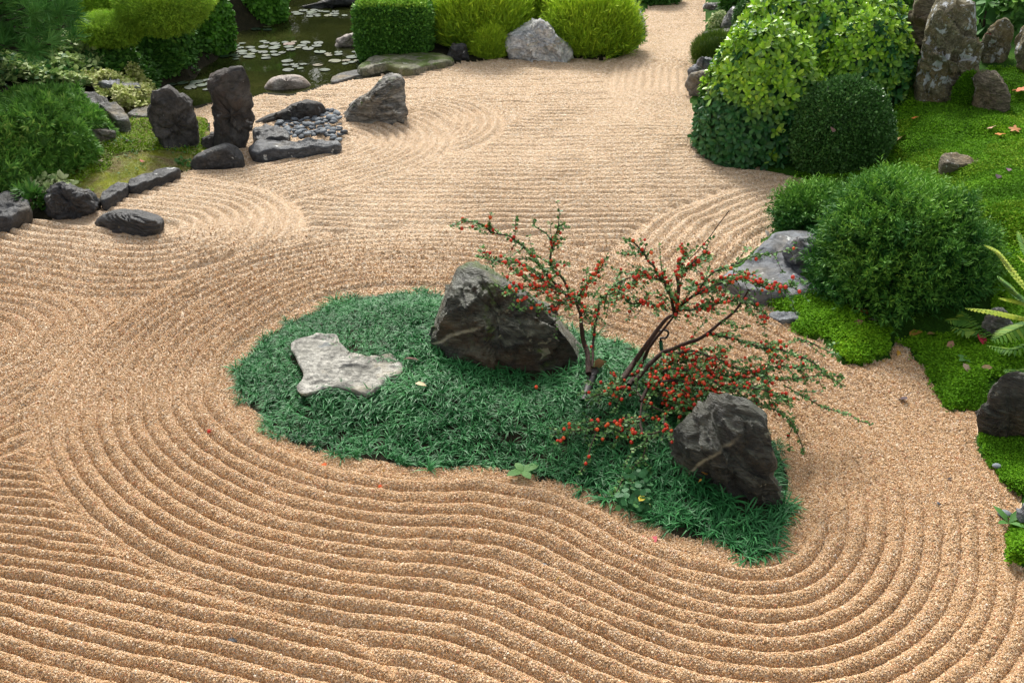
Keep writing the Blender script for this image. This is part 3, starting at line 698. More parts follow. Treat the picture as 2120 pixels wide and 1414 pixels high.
# right bank
rock('lichen_stone', 'tallest upright stone blotched with white lichen', 'upright lichen stones on the moss bank',
     [(1890, 205), (1896, 160), (1908, 100), (1922, 45), (1940, 12), (1960, -6), (1990, -2), (2022, 6), (2030, 40), (2028, 100), (2018, 150), (2015, 190)], M_LICH, thick=.75, bury=.3, seed=62, facets=8, cut=.86, amp=.05, nth=130, nph=76, boxy=.62)
rock('lichen_stone', 'shaded upright stone behind the tallest lichen stone', 'upright lichen stones on the moss bank',
     [(1884, 150), (1890, 60), (1898, -10), (1940, -30), (1965, -20), (1960, 100)], M_BROWN, thick=.7, bury=.3, seed=63, facets=8, cut=.86, amp=.05, nth=80, nph=50)
rock('lichen_stone', 'shorter lichen spotted stone right of the tallest one', 'upright lichen stones on the moss bank',
     [(2030, 130), (2034, 85), (2050, 55), (2075, 40), (2096, 42), (2098, 80), (2085, 125)], M_LICH, thick=.75, bury=.3, seed=64, facets=8, cut=.84, amp=.06, nth=80, nph=50)
rock('lichen_stone', 'lichen stone cut off by the right edge of the picture', 'upright lichen stones on the moss bank',
     [(2106, 152), (2100, 110), (2112, 60), (2140, 40), (2180, 70), (2185, 150)], M_LICH, thick=.8, bury=.3, seed=65, facets=8, cut=.84, amp=.05, nth=80, nph=50)
rock('brown_rock', 'brown wedge of rock at the foot of the tallest lichen stone', None,
     [(1912, 195), (1928, 165), (1955, 150), (1985, 152), (1982, 180), (1955, 212)], M_BROWN, thick=.7, bury=.4, seed=66, facets=8, amp=.05, nth=80, nph=46)
rock('brown_rock', 'tan layered rock tilted on the moss right of the mossy lump', None,
     [(2010, 222), (2016, 180), (2006, 150), (2028, 140), (2050, 146), (2080, 180), (2092, 215), (2078, 240)], M_BROWN, thick=.75, bury=.4, seed=67, facets=9, cut=.82, amp=.05, strata=.03, srot=.6, nth=100, nph=60)
slab('embedded_rock', 'thin dark brown rock showing through the middle of the moss bank', None,
     [(1948, 320), (1975, 317), (2010, 322), (2040, 330), (2015, 336), (1970, 338), (1950, 334)], M_BROWN, h=.05, seed=68, rel=.02, nth=60, nr=10)
rock('edge_boulder', 'grey brown boulder at the lower right edge under cream leaves', None,
     [(2022, 904), (2018, 868), (2040, 830), (2064, 790), (2085, 772), (2120, 770), (2160, 800), (2165, 900), (2090, 905)], M_BIG2, thick=.7, bury=.4, seed=70, facets=9, cut=.82, amp=.055, strata=.02, nth=110, nph=64)
rock('edge_stone', 'small blue grey stone behind the little weed at the lower right edge', None,
     [(2104, 1085), (2106, 1055), (2122, 1040), (2150, 1040), (2160, 1090)], M_SLATE, thick=.8, bury=.3, seed=71, facets=7, amp=.03, nth=60, nph=34)
rock('shaded_stone', 'dim stone with pale patches under the ferns beside the yew bush', None,
     [(2030, 690), (2034, 660), (2055, 640), (2085, 645), (2100, 690)], M_OUT, thick=.8, bury=.3, seed=72, facets=7, amp=.05, nth=60, nph=34)
# dark pebbles
def m_peb():
    b = NB('blue_black_pebble'); r_ = b.n('ShaderNodeObjectInfo').outputs['Random']
    c = b.ramp(r_, [(0, (.075, .09, .105)), (.5, (.13, .15, .175)), (1, (.21, .24, .265))])
    c = b.mix(b.ramp(b.noise(b.geo(), 60, 3), [(.4, 0), (.7, .4)]), c, (.05, .055, .065))
    return b.done(b.bsdf(c, .72, b.bump(b.noise(b.geo(), 120, 2), .15, .002), .3))
M_PEB = m_peb()
def sph(nu=12, nv=8):
    th = np.linspace(0, 2*math.pi, nu, endpoint=False); ph = np.linspace(0, math.pi, nv)
    V = np.array([[math.sin(p)*math.cos(t), math.sin(p)*math.sin(t), math.cos(p)] for p in ph for t in th])
    F = [[i*nu+j, (i+1)*nu+j, (i+1)*nu+(j+1) % nu, i*nu+(j+1) % nu] for i in range(nv-1) for j in range(nu)]
    return V, np.array(F)
pebs = []
for q in range(4):
    V, F = sph(); V = V*[1, .72+.05*q, .42]; V = V*(1+.06*vnoise(V*1.6, 80+q))[:, None]
    me = mesh_np('pebble', V, F); me.materials.append(M_PEB); pebs.append(me)
PEBA = poly([(575, 262), (600, 250), (648, 240), (690, 233), (705, 244), (705, 268), (714, 282), (700, 289), (660, 284), (610, 288), (580, 287), (560, 276)])
pp = []
tries = 0
while len(pp) < 150 and tries < 9000:
    tries += 1
    a = PEBA.min(0)+rng.random(2)*(PEBA.max(0)-PEBA.min(0))
    if not inside(a[None], PEBA)[0]: continue
    if all((a[0]-b_[0])**2+(a[1]-b_[1])**2 >.035**2 for b_ in pp): pp.append(a)
for (a, b_) in [(701, 293), (690, 290), (712, 284)]: pp.append(gz(a, b_))
for a in pp:
    s = rng.uniform(.022, .037)
    pile = rng.choice([0, .018, .034], p=[.5, .35, .15]) if inside(a[None], PEBA)[0] else 0
    o = link('pebble', pebs[rng.integers(4)], loc=(a[0], a[1], .010+pile)); o.scale = (s, s, s)
    o.rotation_euler = (rng.normal(0, .25), rng.normal(0, .25), rng.uniform(0, 3.1))
    tag(o, 'blue grey flat pebble in the pile between the pointed rock and flat rocks', 'pebble', 'dark pebbles piled between the rocks')
# ------------------------------------------------------------ leaves and plants
def unit(v): return v/(np.linalg.norm(v, axis=-1, keepdims=True)+1e-9)
def m_leaf(name, stops, rough=.45, trans=.25, patch=.35, pscale=1.6, spec=.4, tip=None):
    """per leaf colour from 'rnd'; 'young' mixes in the colour of fresh growth"""
    b = NB(name); r_ = b.attr('rnd')
    f = b.math('ADD', b.math('MULTIPLY', r_, 1-patch), b.math('MULTIPLY', b.ramp(b.noise(b.geo(), pscale, 3, .6), [(.3, 0), (.7, 1)]), patch))
    c = b.ramp(f, stops)
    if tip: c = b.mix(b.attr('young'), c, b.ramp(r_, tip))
    s1 = b.bsdf(c, min(.9, rough+.15), None, spec*.6)
    if trans:
        tr = b.n('ShaderNodeBsdfTranslucent'); b.l(b.mix(.5, c, (.5, .6, .05), 'MULTIPLY') if False else c, tr.inputs[0])
        mx = b.n('ShaderNodeMixShader'); mx.inputs[0].default_value = trans; b.l(s1, mx.inputs[1]); b.l(tr.outputs[0], mx.inputs[2]); return b.done(mx.outputs[0])
    return b.done(s1)
def blade_t(n=2, w=.05, curl=.5, twist=0):
    V = []; F = []
    for i in range(n):
        t = i/n; ww = w*(1-.25*t) if i else w*.7
        V += [[t*(1-.25*curl*t), ww, -curl*t*t*.6+.0], [t*(1-.25*curl*t), -ww, -curl*t*t*.6]]
    V.append([1-.3*curl, 0, -curl*.62])
    for i in range(n-1): F.append([2*i, 2*i+1, 2*i+3, 2*i+2])
    return np.array(V), [np.array(F).reshape(-1, 4), np.array([[2*n-2, 2*n-1, 2*n]])]
def oval_t(w=.22, fold=.05, obov=.0, curl=.12):
    V = np.array([[0, 0, 0], [.35, w*(1-obov), fold], [.35, -w*(1-obov), fold], [.75, w*(.85+obov), fold-curl*.5], [.75, -w*(.85+obov), fold-curl*.5], [1, 0, -curl], [.35, 0, 0], [.75, 0, -curl*.5]], float)
    return V, [np.array([[0, 6, 1, 1], [6, 7, 3, 1], [6, 2, 4, 7]])[1:], np.array([[0, 6, 1], [0, 2, 6], [7, 5, 3], [7, 4, 5]])]
def diamond_t(w=.3):
    return np.array([[0, 0, 0], [.5, w, .06], [1, 0, 0], [.5, -w, .06]], float), [np.array([[0, 3, 2, 1]])]
def round_t(n=6):
    a = np.linspace(0, 2*math.pi, n, endpoint=False)
    return np.stack([.5-.5*np.cos(a), .5*np.sin(a), .04*np.cos(2*a)], 1), [np.array([[0, i, i+1] for i in range(1, n-1)])[:, ::-1]]
def scatter(T, P, X, N, S, W=None):
    """copies of template T at P, long axis X, face normal near N, length S, width scale W"""
    V, Fs = T; X = unit(X); Y = unit(np.cross(N, X)); Z = np.cross(X, Y)
    S = np.broadcast_to(S, (len(P),))[:, None, None]; W = S if W is None else np.broadcast_to(W, (len(P),))[:, None, None]
    A = P[:, None]+S*V[None, :, 0:1]*X[:, None]+W*V[None, :, 1:2]*Y[:, None]+S*V[None, :, 2:3]*Z[:, None]
    off = (np.arange(len(P))*len(V))[:, None, None]
    return A.reshape(-1, 3), [(f[None]+off).reshape(-1, f.shape[1]) for f in Fs]
class Leaves:
    def __init__(s): s.V = []; s.F = []; s.r = []; s.y = []; s.n = 0
    def add(s, T, P, X, N, S, W=None, rnd=None, young=0.):
        if not len(P): return
        V, F = scatter(T, P, X, N, S, W); k = len(T[0])
        s.F += [f+s.n for f in F]; s.n += len(V); s.V.append(V)
        s.r.append(np.repeat(rng.random(len(P)) if rnd is None else rnd, k)); s.y.append(np.repeat(np.broadcast_to(young, (len(P),)), k))
    def build(s, name, mat, parent=None, origin=None, kind=None, label=None, smooth=False):
        V = np.concatenate(s.V); o0 = np.zeros(3) if origin is None else np.asarray(origin, float)
        by = {}
        for f in s.F: by.setdefault(f.shape[1], []).append(f)
        me = mesh_np(name, V-o0, [np.concatenate(v) for v in by.values()], smooth, {'rnd': np.concatenate(s.r), 'young': np.concatenate(s.y)})
        o = bpy.data.objects.new(name, me); COL.objects.link(o); me.materials.append(mat)
        if parent is not None: o.parent = parent; o.location = o0-np.array(parent.location)
        else: o.location = o0
        tag(o, label, kind=kind); return o
def tube(pts, r0, r1, n=6):
    P = np.array(pts, float); m = len(P); tg = unit(np.gradient(P, axis=0)); ref = np.array([.3, .2, .93]); X = unit(np.cross(tg, ref)); Y = np.cross(tg, X)
    a = np.linspace(0, 2*math.pi, n, endpoint=False); rr = np.linspace(r0, r1, m)[:, None, None]
    V = P[:, None]+rr*(np.cos(a)[None, :, None]*X[:, None]+np.sin(a)[None, :, None]*Y[:, None])
    i0 = np.arange(m-1)[:, None]*n; j = np.arange(n)[None]; j2 = (j+1) % n
    return V.reshape(-1, 3), np.stack([i0+j, i0+j2, i0+n+j2, i0+n+j], -1).reshape(-1, 4)
class Tubes:
    def __init__(s): s.V = []; s.F = []; s.n = 0
    def add(s, *a, **k):
        V, F = tube(*a, **k); s.V.append(V); s.F.append(F+s.n); s.n += len(V)
    def build(s, name, mat, parent, kind=None):
        o = link(name, mesh_np(name, np.concatenate(s.V)-np.array(parent.location), np.concatenate(s.F)), mat); o.parent = parent
        return tag(o, kind=kind)
def m_bark(name='bark', c=(.055, .040, .030)):
    b = NB(name); n_ = b.noise(b.mapping(b.geo(), (1, 1, .3)), 60, 4)
    return b.done(b.bsdf(b.ramp(n_, [(.3, tuple(x*.5 for x in c)), (.7, tuple(x*1.7 for x in c))]), .85, b.bump(n_, .6, .004), .3))
M_BARK = m_bark()
def fib(n, seed=0):
    i = np.arange(n)+.5; z = 1-2*i/n; a = i*2.399963+seed; r_ = np.sqrt(1-z*z); return np.stack([r_*np.cos(a), r_*np.sin(a), z], 1)
def superell(u, e):
    a = np.abs(u)**(2/e); k = a.sum(-1)**(-e/2) if e != 1 else 1/np.linalg.norm(u, axis=-1)
    return u*k[..., None]
class Blob:
    """mound solved so that its picture spans x0..x1, top yt, ground contact yb"""
    def __init__(s, x0, x1, yt, yb, depth=1.0, e=1.0, up=.32, lump=.06, lf=2.2, seed=0, rotz=0, lift=0.):
        s.e = e; s.lump = lump; s.lf = lf; s.seed = seed; s.up = up
        cx = (x0+x1)/2; b0 = hit1(cx, yb); dist = np.linalg.norm(b0-[0, 0, H]); rx = (x1-x0)/2*dist/FPX
        f = unit(np.array([b0[0], b0[1], 0])); ry = rx*depth; rz = rx
        D = ry*.85; z0 = b0[2]; s.z0 = z0+lift
        u = fib(900); u = u[u[:, 2] > -.55]
        for it in range(14):
            c = b0+f*D; c[2] = s.z0+rz*up
            s.c = c; s.r = np.array([rx, ry, rz]); P = s.c+superell(u, e)*s.r; pr = project(P if lift else P[P[:, 2] > s.z0])
            top = pr[:, 1].min(); bot = pr[:, 1].max(); wdt = pr[:, 0].max()-pr[:, 0].min(); mid = (pr[:, 0].max()+pr[:, 0].min())/2
            rx *= (x1-x0)/wdt; ry = rx*depth
            rz = max(.03, rz+(top-yt)*dist/FPX*.6); D += (bot-yb)*dist/FPX*1.2
            b0 = b0+np.array([(cx-mid)*dist/FPX, 0, 0])
        s.rz = rz
    def surf(s, n, inner=0., seed=0, zmin=None):
        m = int(n*1.5); u = fib(m, seed)+rng.normal(0, .5/math.sqrt(m), (m, 3)); u = unit(u)
        rad = 1+s.lump*fbm(u*s.lf+s.seed, 3, s.seed)-inner*rng.random(m)**1.5
        P = s.c+superell(u, s.e)*s.r*rad[:, None]
        N = unit(superell(u, s.e)**1/s.r if s.e >= 1 else np.sign(u)*np.abs(superell(u, s.e))**(2/s.e-1)/s.r)
        zm = s.z0-.01 if zmin is None else zmin
        k = P[:, 2] > np.maximum(hg(P[:, :2])+.004, zm-.3)
        return P[k], N[k]
    def core(s, mat, parent, k=.86, name='inner_leaves'):
        V, F = sph(28, 18); u = unit(V); rad = 1+s.lump*fbm(u*s.lf+s.seed, 3, s.seed)
        P = s.c+superell(u, s.e)*s.r*(rad*k)[:, None]
        o = link(name, mesh_np(name, P-np.array(parent.location), F[:, ::-1], attrs={'rnd': np.full(len(P), .1), 'young': np.zeros(len(P))}), mat); o.parent = parent; return o
def rnd3(n, s=1.): return rng.normal(0, s, (n, 3))
UP = np.array([0, 0, 1.])
def bush(name, label, cat, blobs, mat, kind, n, size, group=None, corek=.86, inner=.12, tipf=None, stems=True, spread=.6, width=None, sub='leaf'):
    b0 = blobs[0]; root = empty(name, (b0.c[0], b0.c[1], b0.z0), label, cat, group)
    Lv = Leaves(); big = []
    area = sum(b.r[0]*b.r[1]+b.r[0]*b.r[2] for b in blobs)
    for q, b in enumerate(blobs):
        nn = int(n*(b.r[0]*b.r[1]+b.r[0]*b.r[2])/area)
        P, N = b.surf(nn, inner, seed=q*3.3)
        # drop what lies inside a sister mound
        for b2 in blobs:
            if b2 is b: continue
            v = (P-b2.c)/b2.r; k = (v**2).sum(1) > .72; P, N = P[k], N[k]
        m = len(P); yg = tipf(P, N) if tipf else np.zeros(m)
        if kind == 'tiny':
            X = unit(N+rnd3(m, spread)); Lv.add(diamond_t(.32), P, X, unit(N+rnd3(m, .8)), size*rng.uniform(.7, 1.3, m), young=yg)
            X = unit(N+rnd3(m, spread)); Lv.add(diamond_t(.32), P+rnd3(m, size*.5), X, unit(N+rnd3(m, .8)), size*rng.uniform(.7, 1.2, m), young=yg)
        elif kind == 'rosette':
            for j in range(8):
                a = 2.4*j+rng.uniform(0, .8, m)+P[:, 0]*50; t1 = unit(np.cross(N, UP+rnd3(m, .1))); t2 = np.cross(N, t1)
                el = .25+.9*(j/8)+rng.normal(0, .12, m)
                ax = unit(N+UP*.25)
                X = unit((np.cos(a)[:, None]*t1+np.sin(a)[:, None]*t2)*np.cos(el)[:, None]+ax*np.sin(el)[:, None])
                s_ = size*rng.uniform(.75, 1.15, m)*(1-.25*j/8)
                rr = np.clip(rng.random(m)*.8+.15*(j/8), 0, 1)
                Lv.add(oval_t(.20, .035, .25 if False else .18, .12), P, X, unit(ax+rnd3(m, .15)), s_, rnd=rr, young=yg*(.35+.65*(j/8)))
        elif kind == 'sprig':        # short needle sprigs
            ax = unit(N+UP*.55+rnd3(m, .28)); Ls = size*rng.uniform(.7, 1.3, m)
            nj = 9
            for j in range(nj):
                for sgn in (0, 1):
                    t = (j+.5*sgn)/nj; a = rng.uniform(0, 6.28, m); t1 = unit(np.cross(ax, UP+.01)); t2 = np.cross(ax, t1)
                    X = unit((np.cos(a)[:, None]*t1+np.sin(a)[:, None]*t2)+ax*.8)
                    Lv.add(diamond_t(.11), P+ax*(Ls*t)[:, None], X, unit(rnd3(m)), Ls*.38*(1.15-t*.7), young=np.clip(yg*(t**1.2), 0, 1), rnd=np.clip(rng.random(m)*.6+t*.4, 0, 1))
        elif kind == 'feather':      # upright soft spikes
            ax = unit(N*.55+UP*.9+rnd3(m, .30)); Ls = size*rng.uniform(.6, 1.35, m)
            for j in range(6):
                Lv.add(blade_t(2, .022, .25), P+rnd3(m, .012), unit(ax+rnd3(m, .2)), unit(rnd3(m)), Ls*rng.uniform(.7, 1.1, m), young=yg)
            for j in range(4):
                Lv.add(diamond_t(.10), P+ax*(Ls*(.2+.2*j))[:, None], unit(ax+rnd3(m, .45)), unit(rnd3(m)), Ls*.34, young=yg)
        elif kind == 'needle':
            for j in range(5):
                Lv.add(diamond_t(.07), P, unit(N*.6+UP*.5+rnd3(m, .6)), unit(rnd3(m)), size*rng.uniform(.7, 1.2, m), young=yg)
        elif kind == 'fan':
            ax = unit(N+UP*.1+rnd3(m, .45))
            t1 = unit(np.cross(ax, rnd3(m))); 
            for j in range(6):
                a = (j-2.5)*.42; X = unit(ax*math.cos(a)+t1*math.sin(a)+rnd3(m, .08))
                Lv.add(blade_t(2, .10, .35), P, X, unit(np.cross(ax, t1)*-1+UP*.8), size*rng.uniform(.7, 1.2, m), young=yg)
        elif kind == 'oval':
            Lv.add(oval_t(.30, .03, 0, .1), P, unit(N*.4+rnd3(m, .7)), unit(N+UP*.5+rnd3(m, .35)), size*rng.uniform(.6, 1.25, m), young=yg)
    if corek:
        for b in blobs: b.core(mat, root, corek)
    if stems:
        T = Tubes()
        for b in blobs:
            for k in range(5):
                a = rng.uniform(0, 6.28); tip = b.c+np.array([math.cos(a)*.6, math.sin(a)*.6, .55])*b.r; st = np.array([b.c[0], b.c[1], b.z0-.03])+np.array([math.cos(a), math.sin(a), 0])*.05
                T.add(catmull([st, (st+tip)/2+rng.normal(0, .03, 3), tip], 3), .014, .005)
        T.build('stems', M_BARK, root)
    return root, Lv
def leaf_parts(root, Lv, mat, T, nbig, kindname='leaves'):
    """first nbig leaves that show largest become parts, the rest one part"""
    nv = len(T[0]); V = np.concatenate(Lv.V); r_ = np.concatenate(Lv.r); y_ = np.concatenate(Lv.y)
    m = len(V)//nv; V = V.reshape(m, nv, 3); r_ = r_.reshape(m, nv); y_ = y_.reshape(m, nv)
    a = project(V[:, 5]); b_ = project(V[:, 0]); c_ = project(V[:, 3]); d_ = project(V[:, 4])
    ar = np.abs((a-b_)[:, 0]*(c_-d_)[:, 1]-(a-b_)[:, 1]*(c_-d_)[:, 0])
    cen_ = V.mean(1); out_ = cen_-cen_.mean(0); vw = unit(cen_-[0, 0, H]); frontness = -(unit(out_)*vw).sum(1)
    inn = (a[:, 0] > 20) & (a[:, 0] < 2100) & (a[:, 1] > 15) & (a[:, 1] < 1400)
    dpt = (cen_*0); sc_ = ar*(frontness > .25)*inn
    top = np.argsort(-sc_)[:nbig]
    sel = np.zeros(m, bool); sel[top] = True
    F = T[1]; base = np.array(root.location)
    for i in top:
        o0 = V[i, 0]; me = mesh_np('leaf', V[i]-o0, F, False, {'rnd': r_[i], 'young': y_[i]}); me.materials.append(mat)
        o = bpy.data.objects.new('leaf', me); COL.objects.link(o); o.parent = root; o.location = o0-base
    k = ~sel; n2 = int(k.sum()); off = (np.arange(n2)*nv)[:, None, None]
    me = mesh_np(kindname, V[k].reshape(-1, 3)-base, [(f[None]+off).reshape(-1, f.shape[1]) for f in F], False, {'rnd': r_[k].ravel(), 'young': y_[k].ravel()})
    o = bpy.data.objects.new(kindname, me); COL.objects.link(o); me.materials.append(mat); o.parent = root; o['kind'] = 'stuff'
G = lambda r, g, b_: (r, g, b_)
# ---- trees beyond the pond (the water mirrors them)
M_TREE = m_leaf('tree_leaves', [(0, G(.03, .045, .012)), (.5, G(.07, .085, .022)), (1, G(.13, .14, .045))], .6, .3)
Lv = Leaves(); 
for cxy in [(-13, 17.5, 4.6), (-9.5, 19, 4.2), (-6.3, 19.5, 4.8), (-3.2, 20, 4.2), (-.2, 20.5, 4.5), (3, 20.5, 4.2), (-11, 24, 6.5), (-7.5, 24.5, 7), (-4.2, 24.5, 7), (-1, 25, 7), (-2, 22, 5.5), (-5, 22, 5.5), (2.5, 25, 6.5)]:
    u = unit(rnd3(2600)); c_ = np.array([cxy[0], cxy[1], 3.0]); rr = np.array([2.4, 1.8, cxy[2]-1])*(1+.3*fbm(u*3+cxy[0], 3, 5))[:, None]*(1-.35*rng.random((2600, 1)))
    P = c_+u*rr; P = P[P[:, 2] > .1]; Lv.add(oval_t(.35), P, unit(rnd3(len(P))), unit(rnd3(len(P))+UP), rng.uniform(.18, .34, len(P)))
o = Lv.build('distant_foliage', M_TREE, kind='stuff', label='dark tree foliage beyond the pond')
# ---- lily pads
def m_pad():
    b = NB('lily_pad'); r_ = b.n('ShaderNodeObjectInfo').outputs['Random']
    return b.done(b.bsdf(b.ramp(r_, [(0, (.007, .026, .010)), (.45, (.014, .044, .016)), (.75, (.028, .066, .025)), (.92, (.07, .08, .016)), (1, (.12, .05, .03))]), .6, None, .3))
M_PAD = m_pad()
a = np.linspace(.22, 2*math.pi-.22, 13); V = np.concatenate([[[0, 0, 0]], np.stack([np.cos(a), np.sin(a), .03+.02*np.sin(3*a)], 1)]); 
padm = mesh_np('lily_pad', V, np.array([[0, i, i+1] for i in range(1, 13)])); padm.materials.append(M_PAD)
spots = []
for (cx_, cy_, sx, sy, n_) in [(520, 110, 55, 12, 26), (610, 96, 40, 5, 12), (640, 26, 38, 4, 9), (670, 33, 30, 3, 7), (490, 105, 15, 6, 6), (700, 112, 40, 4, 8), (620, 135, 60, 8, 9), (400, 178, 30, 8, 10), (720, 128, 25, 3, 8), (560, 60, 35, 5, 3)]:
    k = 0
    for t in range(400):
        px_, py_ = cx_+rng.normal(0, sx*.6), cy_+rng.normal(0, sy*.6)
        p = gz(px_, py_, WATER_Z)
        if sdf(p[None], POND)[0] > -.05: continue
        s = rng.uniform(.032, .066)
        if any((p[0]-q[0])**2+(p[1]-q[1])**2 < (s+q[2])**2*.8 for q in spots): continue
        spots.append((p[0], p[1], s)); k += 1
        if k >= n_: break
for (x_, y_, s) in spots:
    o = link('lily_pad', padm, loc=(x_, y_, WATER_Z+.006)); o.scale = (s, s*.9, s); o.rotation_euler = (rng.normal(0, .02), rng.normal(0, .02), rng.uniform(0, 6.28))
    tag(o, 'round green lily pad floating in a drift on the dark pond', 'lily pad', 'lily pads floating on the pond')
# ---- island grass: dwarf mondo
M_MONDO = m_leaf('mondo_grass', [(0, G(.008, .055, .016)), (.3, G(.018, .120, .032)), (.6, G(.045, .215, .062)), (.85, G(.085, .31, .095)), (.93, G(.14, .38, .14)), (.955, G(.34, .42, .10)), (1, G(.42, .34, .16))], .34, .15, .35, 5.0, .42)
HOLES = [poly([(625, 728), (650, 715), (690, 714), (702, 748), (740, 764), (800, 762), (806, 772), (760, 792), (700, 776), (640, 782), (648, 755)], .085),
         poly([(908, 706), (1000, 742), (1090, 775), (1110, 792), (1190, 770), (1180, 730), (1100, 690), (950, 670)], .085),
         poly([(1385, 945), (1450, 975), (1540, 1022), (1610, 1045), (1600, 1000), (1560, 950), (1440, 930)], .085)]
def mondo():
    Lv = Leaves(); st = .039
    x0, y0 = ISLE.min(0)-.1; x1, y1 = ISLE.max(0)+.1
    gx, gy = np.meshgrid(np.arange(x0, x1, st), np.arange(y0, y1, st)); P2 = np.stack([gx.ravel(), gy.ravel()], 1); P2 = P2+rng.uniform(-.014, .014, P2.shape)
    d = sdf(P2+.02*np.stack([vnoise(P2*9, 91), vnoise(P2*9, 92)], 1)*2, ISLE)
    keep = d < .004
    for h_ in HOLES[1:]: keep &= ~inside(P2, h_)
    keep &= sdf(P2, SLABS['limestone_slab']) > -.022
    keep &= vnoise(P2*11, 95) > -.92
    P2 = P2[keep]; dd = d[keep]; z = hg(P2); m = len(P2)
    lean = np.stack([vnoise(P2*2.2, 96), vnoise(P2*2.2, 97), np.zeros(m)], 1)*.5
    hgt = .85+.35*vnoise(P2*3, 98)
    tr = rng.random(m)
    for j in range(25):
        a = rng.uniform(0, 6.28, m); el = rng.uniform(.45, 1.40, m)
        X = unit(np.stack([np.cos(a)*np.cos(el), np.sin(a)*np.cos(el), np.sin(el)], 1)+lean)
        S_ = .080*hgt*rng.uniform(.65, 1.25, m)
        b3 = np.concatenate([P2, z[:, None]], 1)+rnd3(m, .003)
        Lv.add(blade_t(3, .034, 1.0), b3, X, UP+rnd3(m, .2), S_, rnd=np.clip(.5*tr+.5*rng.random(m)-.05*np.abs(rng.normal(0, 1, m)), 0, 1))
    Lv.build('mondo_grass', M_MONDO, kind='stuff', label='deep green dwarf mondo grass covering the island')
mondo()
# ---- ground cover of tiny leaves
def cover(name, label, poly_px, n, size, mat, lift=.02, T=None, flat=.5, fall=None, world=None, wf=1., clump=5., skip=None, mask=None):
    pp_ = np.array(poly_px, float); x0, y0 = pp_.min(0); x1, y1 = pp_.max(0)
    P = np.stack([rng.uniform(x0, x1, n*3), rng.uniform(y0, y1, n*3)], 1); P = P[inside(P+np.stack([vnoise(P/26., 3), vnoise(P/26., 4)], 1)*13+np.stack([vnoise(P/8., 5), vnoise(P/8., 6)], 1)*6+rng.normal(0, 2.5, P.shape), pp_)][:n]
    W_ = hit(P[:, 0], P[:, 1]); m = len(W_)
    cl = vnoise(W_[:, :2]*clump, 33); W_[:, 2] += lift*(.3+.7*rng.random(m))*(.75+.6*cl)
    k = np.ones(m, bool)
    if skip is not None: k = ~inside(W_[:, :2], skip)
    if mask is not None: k &= vnoise(W_[:, :2]*1.7, 77)+.4*vnoise(W_[:, :2]*6, 78) > mask
    W_ = W_[k]; m = len(W_)
    Lv = Leaves(); Lv.add(T or diamond_t(.42), W_, unit(rnd3(m)*[1, 1, flat]+UP*.2), unit(UP+rnd3(m, .45)), size*rng.uniform(.6, 1.3, m), rnd=np.clip(rng.random(m)*.75+.25*(cl[k]*.5+.5), 0, 1))
    return Lv.build(name, mat, kind='stuff', label=label)
M_BABY = m_leaf('baby_tears', [(0, G(0.041, 0.114, 0.007)), (.4, G(0.093, 0.243, 0.012)), (.75, G(0.176, 0.387, 0.015)), (.95, G(0.313, 0.534, 0.022)), (1, G(0.666, 0.678, 0.138))], .65, .2, .5, 1.8, .15)
M_YMOSS = m_leaf('yellow_moss', [(0, G(0.063, 0.115, 0.008)), (.4, G(0.135, 0.253, 0.012)), (.85, G(0.252, 0.402, 0.030)), (1, G(0.360, 0.391, 0.140))], .7, .15, .4, 3, .15)
cover('ground_cover', 'tiny bright green leaves carpeting the bank behind the yew bush', [(1640, 372), (1700, 350), (1830, 330), (1840, 250), (1890, 190), (1930, 150), (2160, 140), (2160, 700), (2080, 700), (2060, 640), (2075, 560), (2000, 430), (1900, 370), (1790, 360)], 120000, .0105, M_BABY, .030)
cover('ground_cover', 'dark green leaves hiding the ground below the slate slab', [(1560, 612), (1600, 608), (1720, 612), (1800, 660), (1850, 690), (1842, 738), (1790, 757), (1745, 752), (1712, 704), (1648, 690), (1655, 655), (1600, 640)], 20000, .0105, M_BABY, .028)
cover('ground_cover', 'green carpet patch between fern and gravel at the right', [(1852, 716), (1900, 690), (2000, 700), (2130, 700), (2130, 780), (2060, 790), (2020, 848), (1960, 850), (1938, 792), (1885, 732)], 24000, .0105, M_BABY, .026)
cover('ground_cover', 'green carpet patch below the edge boulder at the right', [(2026, 905), (2130, 890), (2130, 1030), (2112, 1030), (2060, 978), (2028, 938)], 14000, .0095, M_BABY, .03)
cover('ground_cover', 'little clump of green leaves at the lower right corner of the bank', [(2085, 1110), (2110, 1060), (2140, 1060), (2140, 1175), (2112, 1180), (2080, 1160)], 5000, .011, M_BABY, .055)
cover('ground_cover', 'yellow green moss patches and low sprouts across the right bank', [(1850, 250), (1990, 235), (2160, 230), (2160, 460), (2060, 560), (2000, 430), (1900, 370), (1850, 340)], 34000, .012, M_YMOSS, .034, mask=.38)
cover('ground_cover', 'yellow green moss beside the yew bush', [(1990, 440), (2120, 420), (2120, 520), (2050, 520), (2010, 470)], 5000, .014, M_YMOSS, .03)
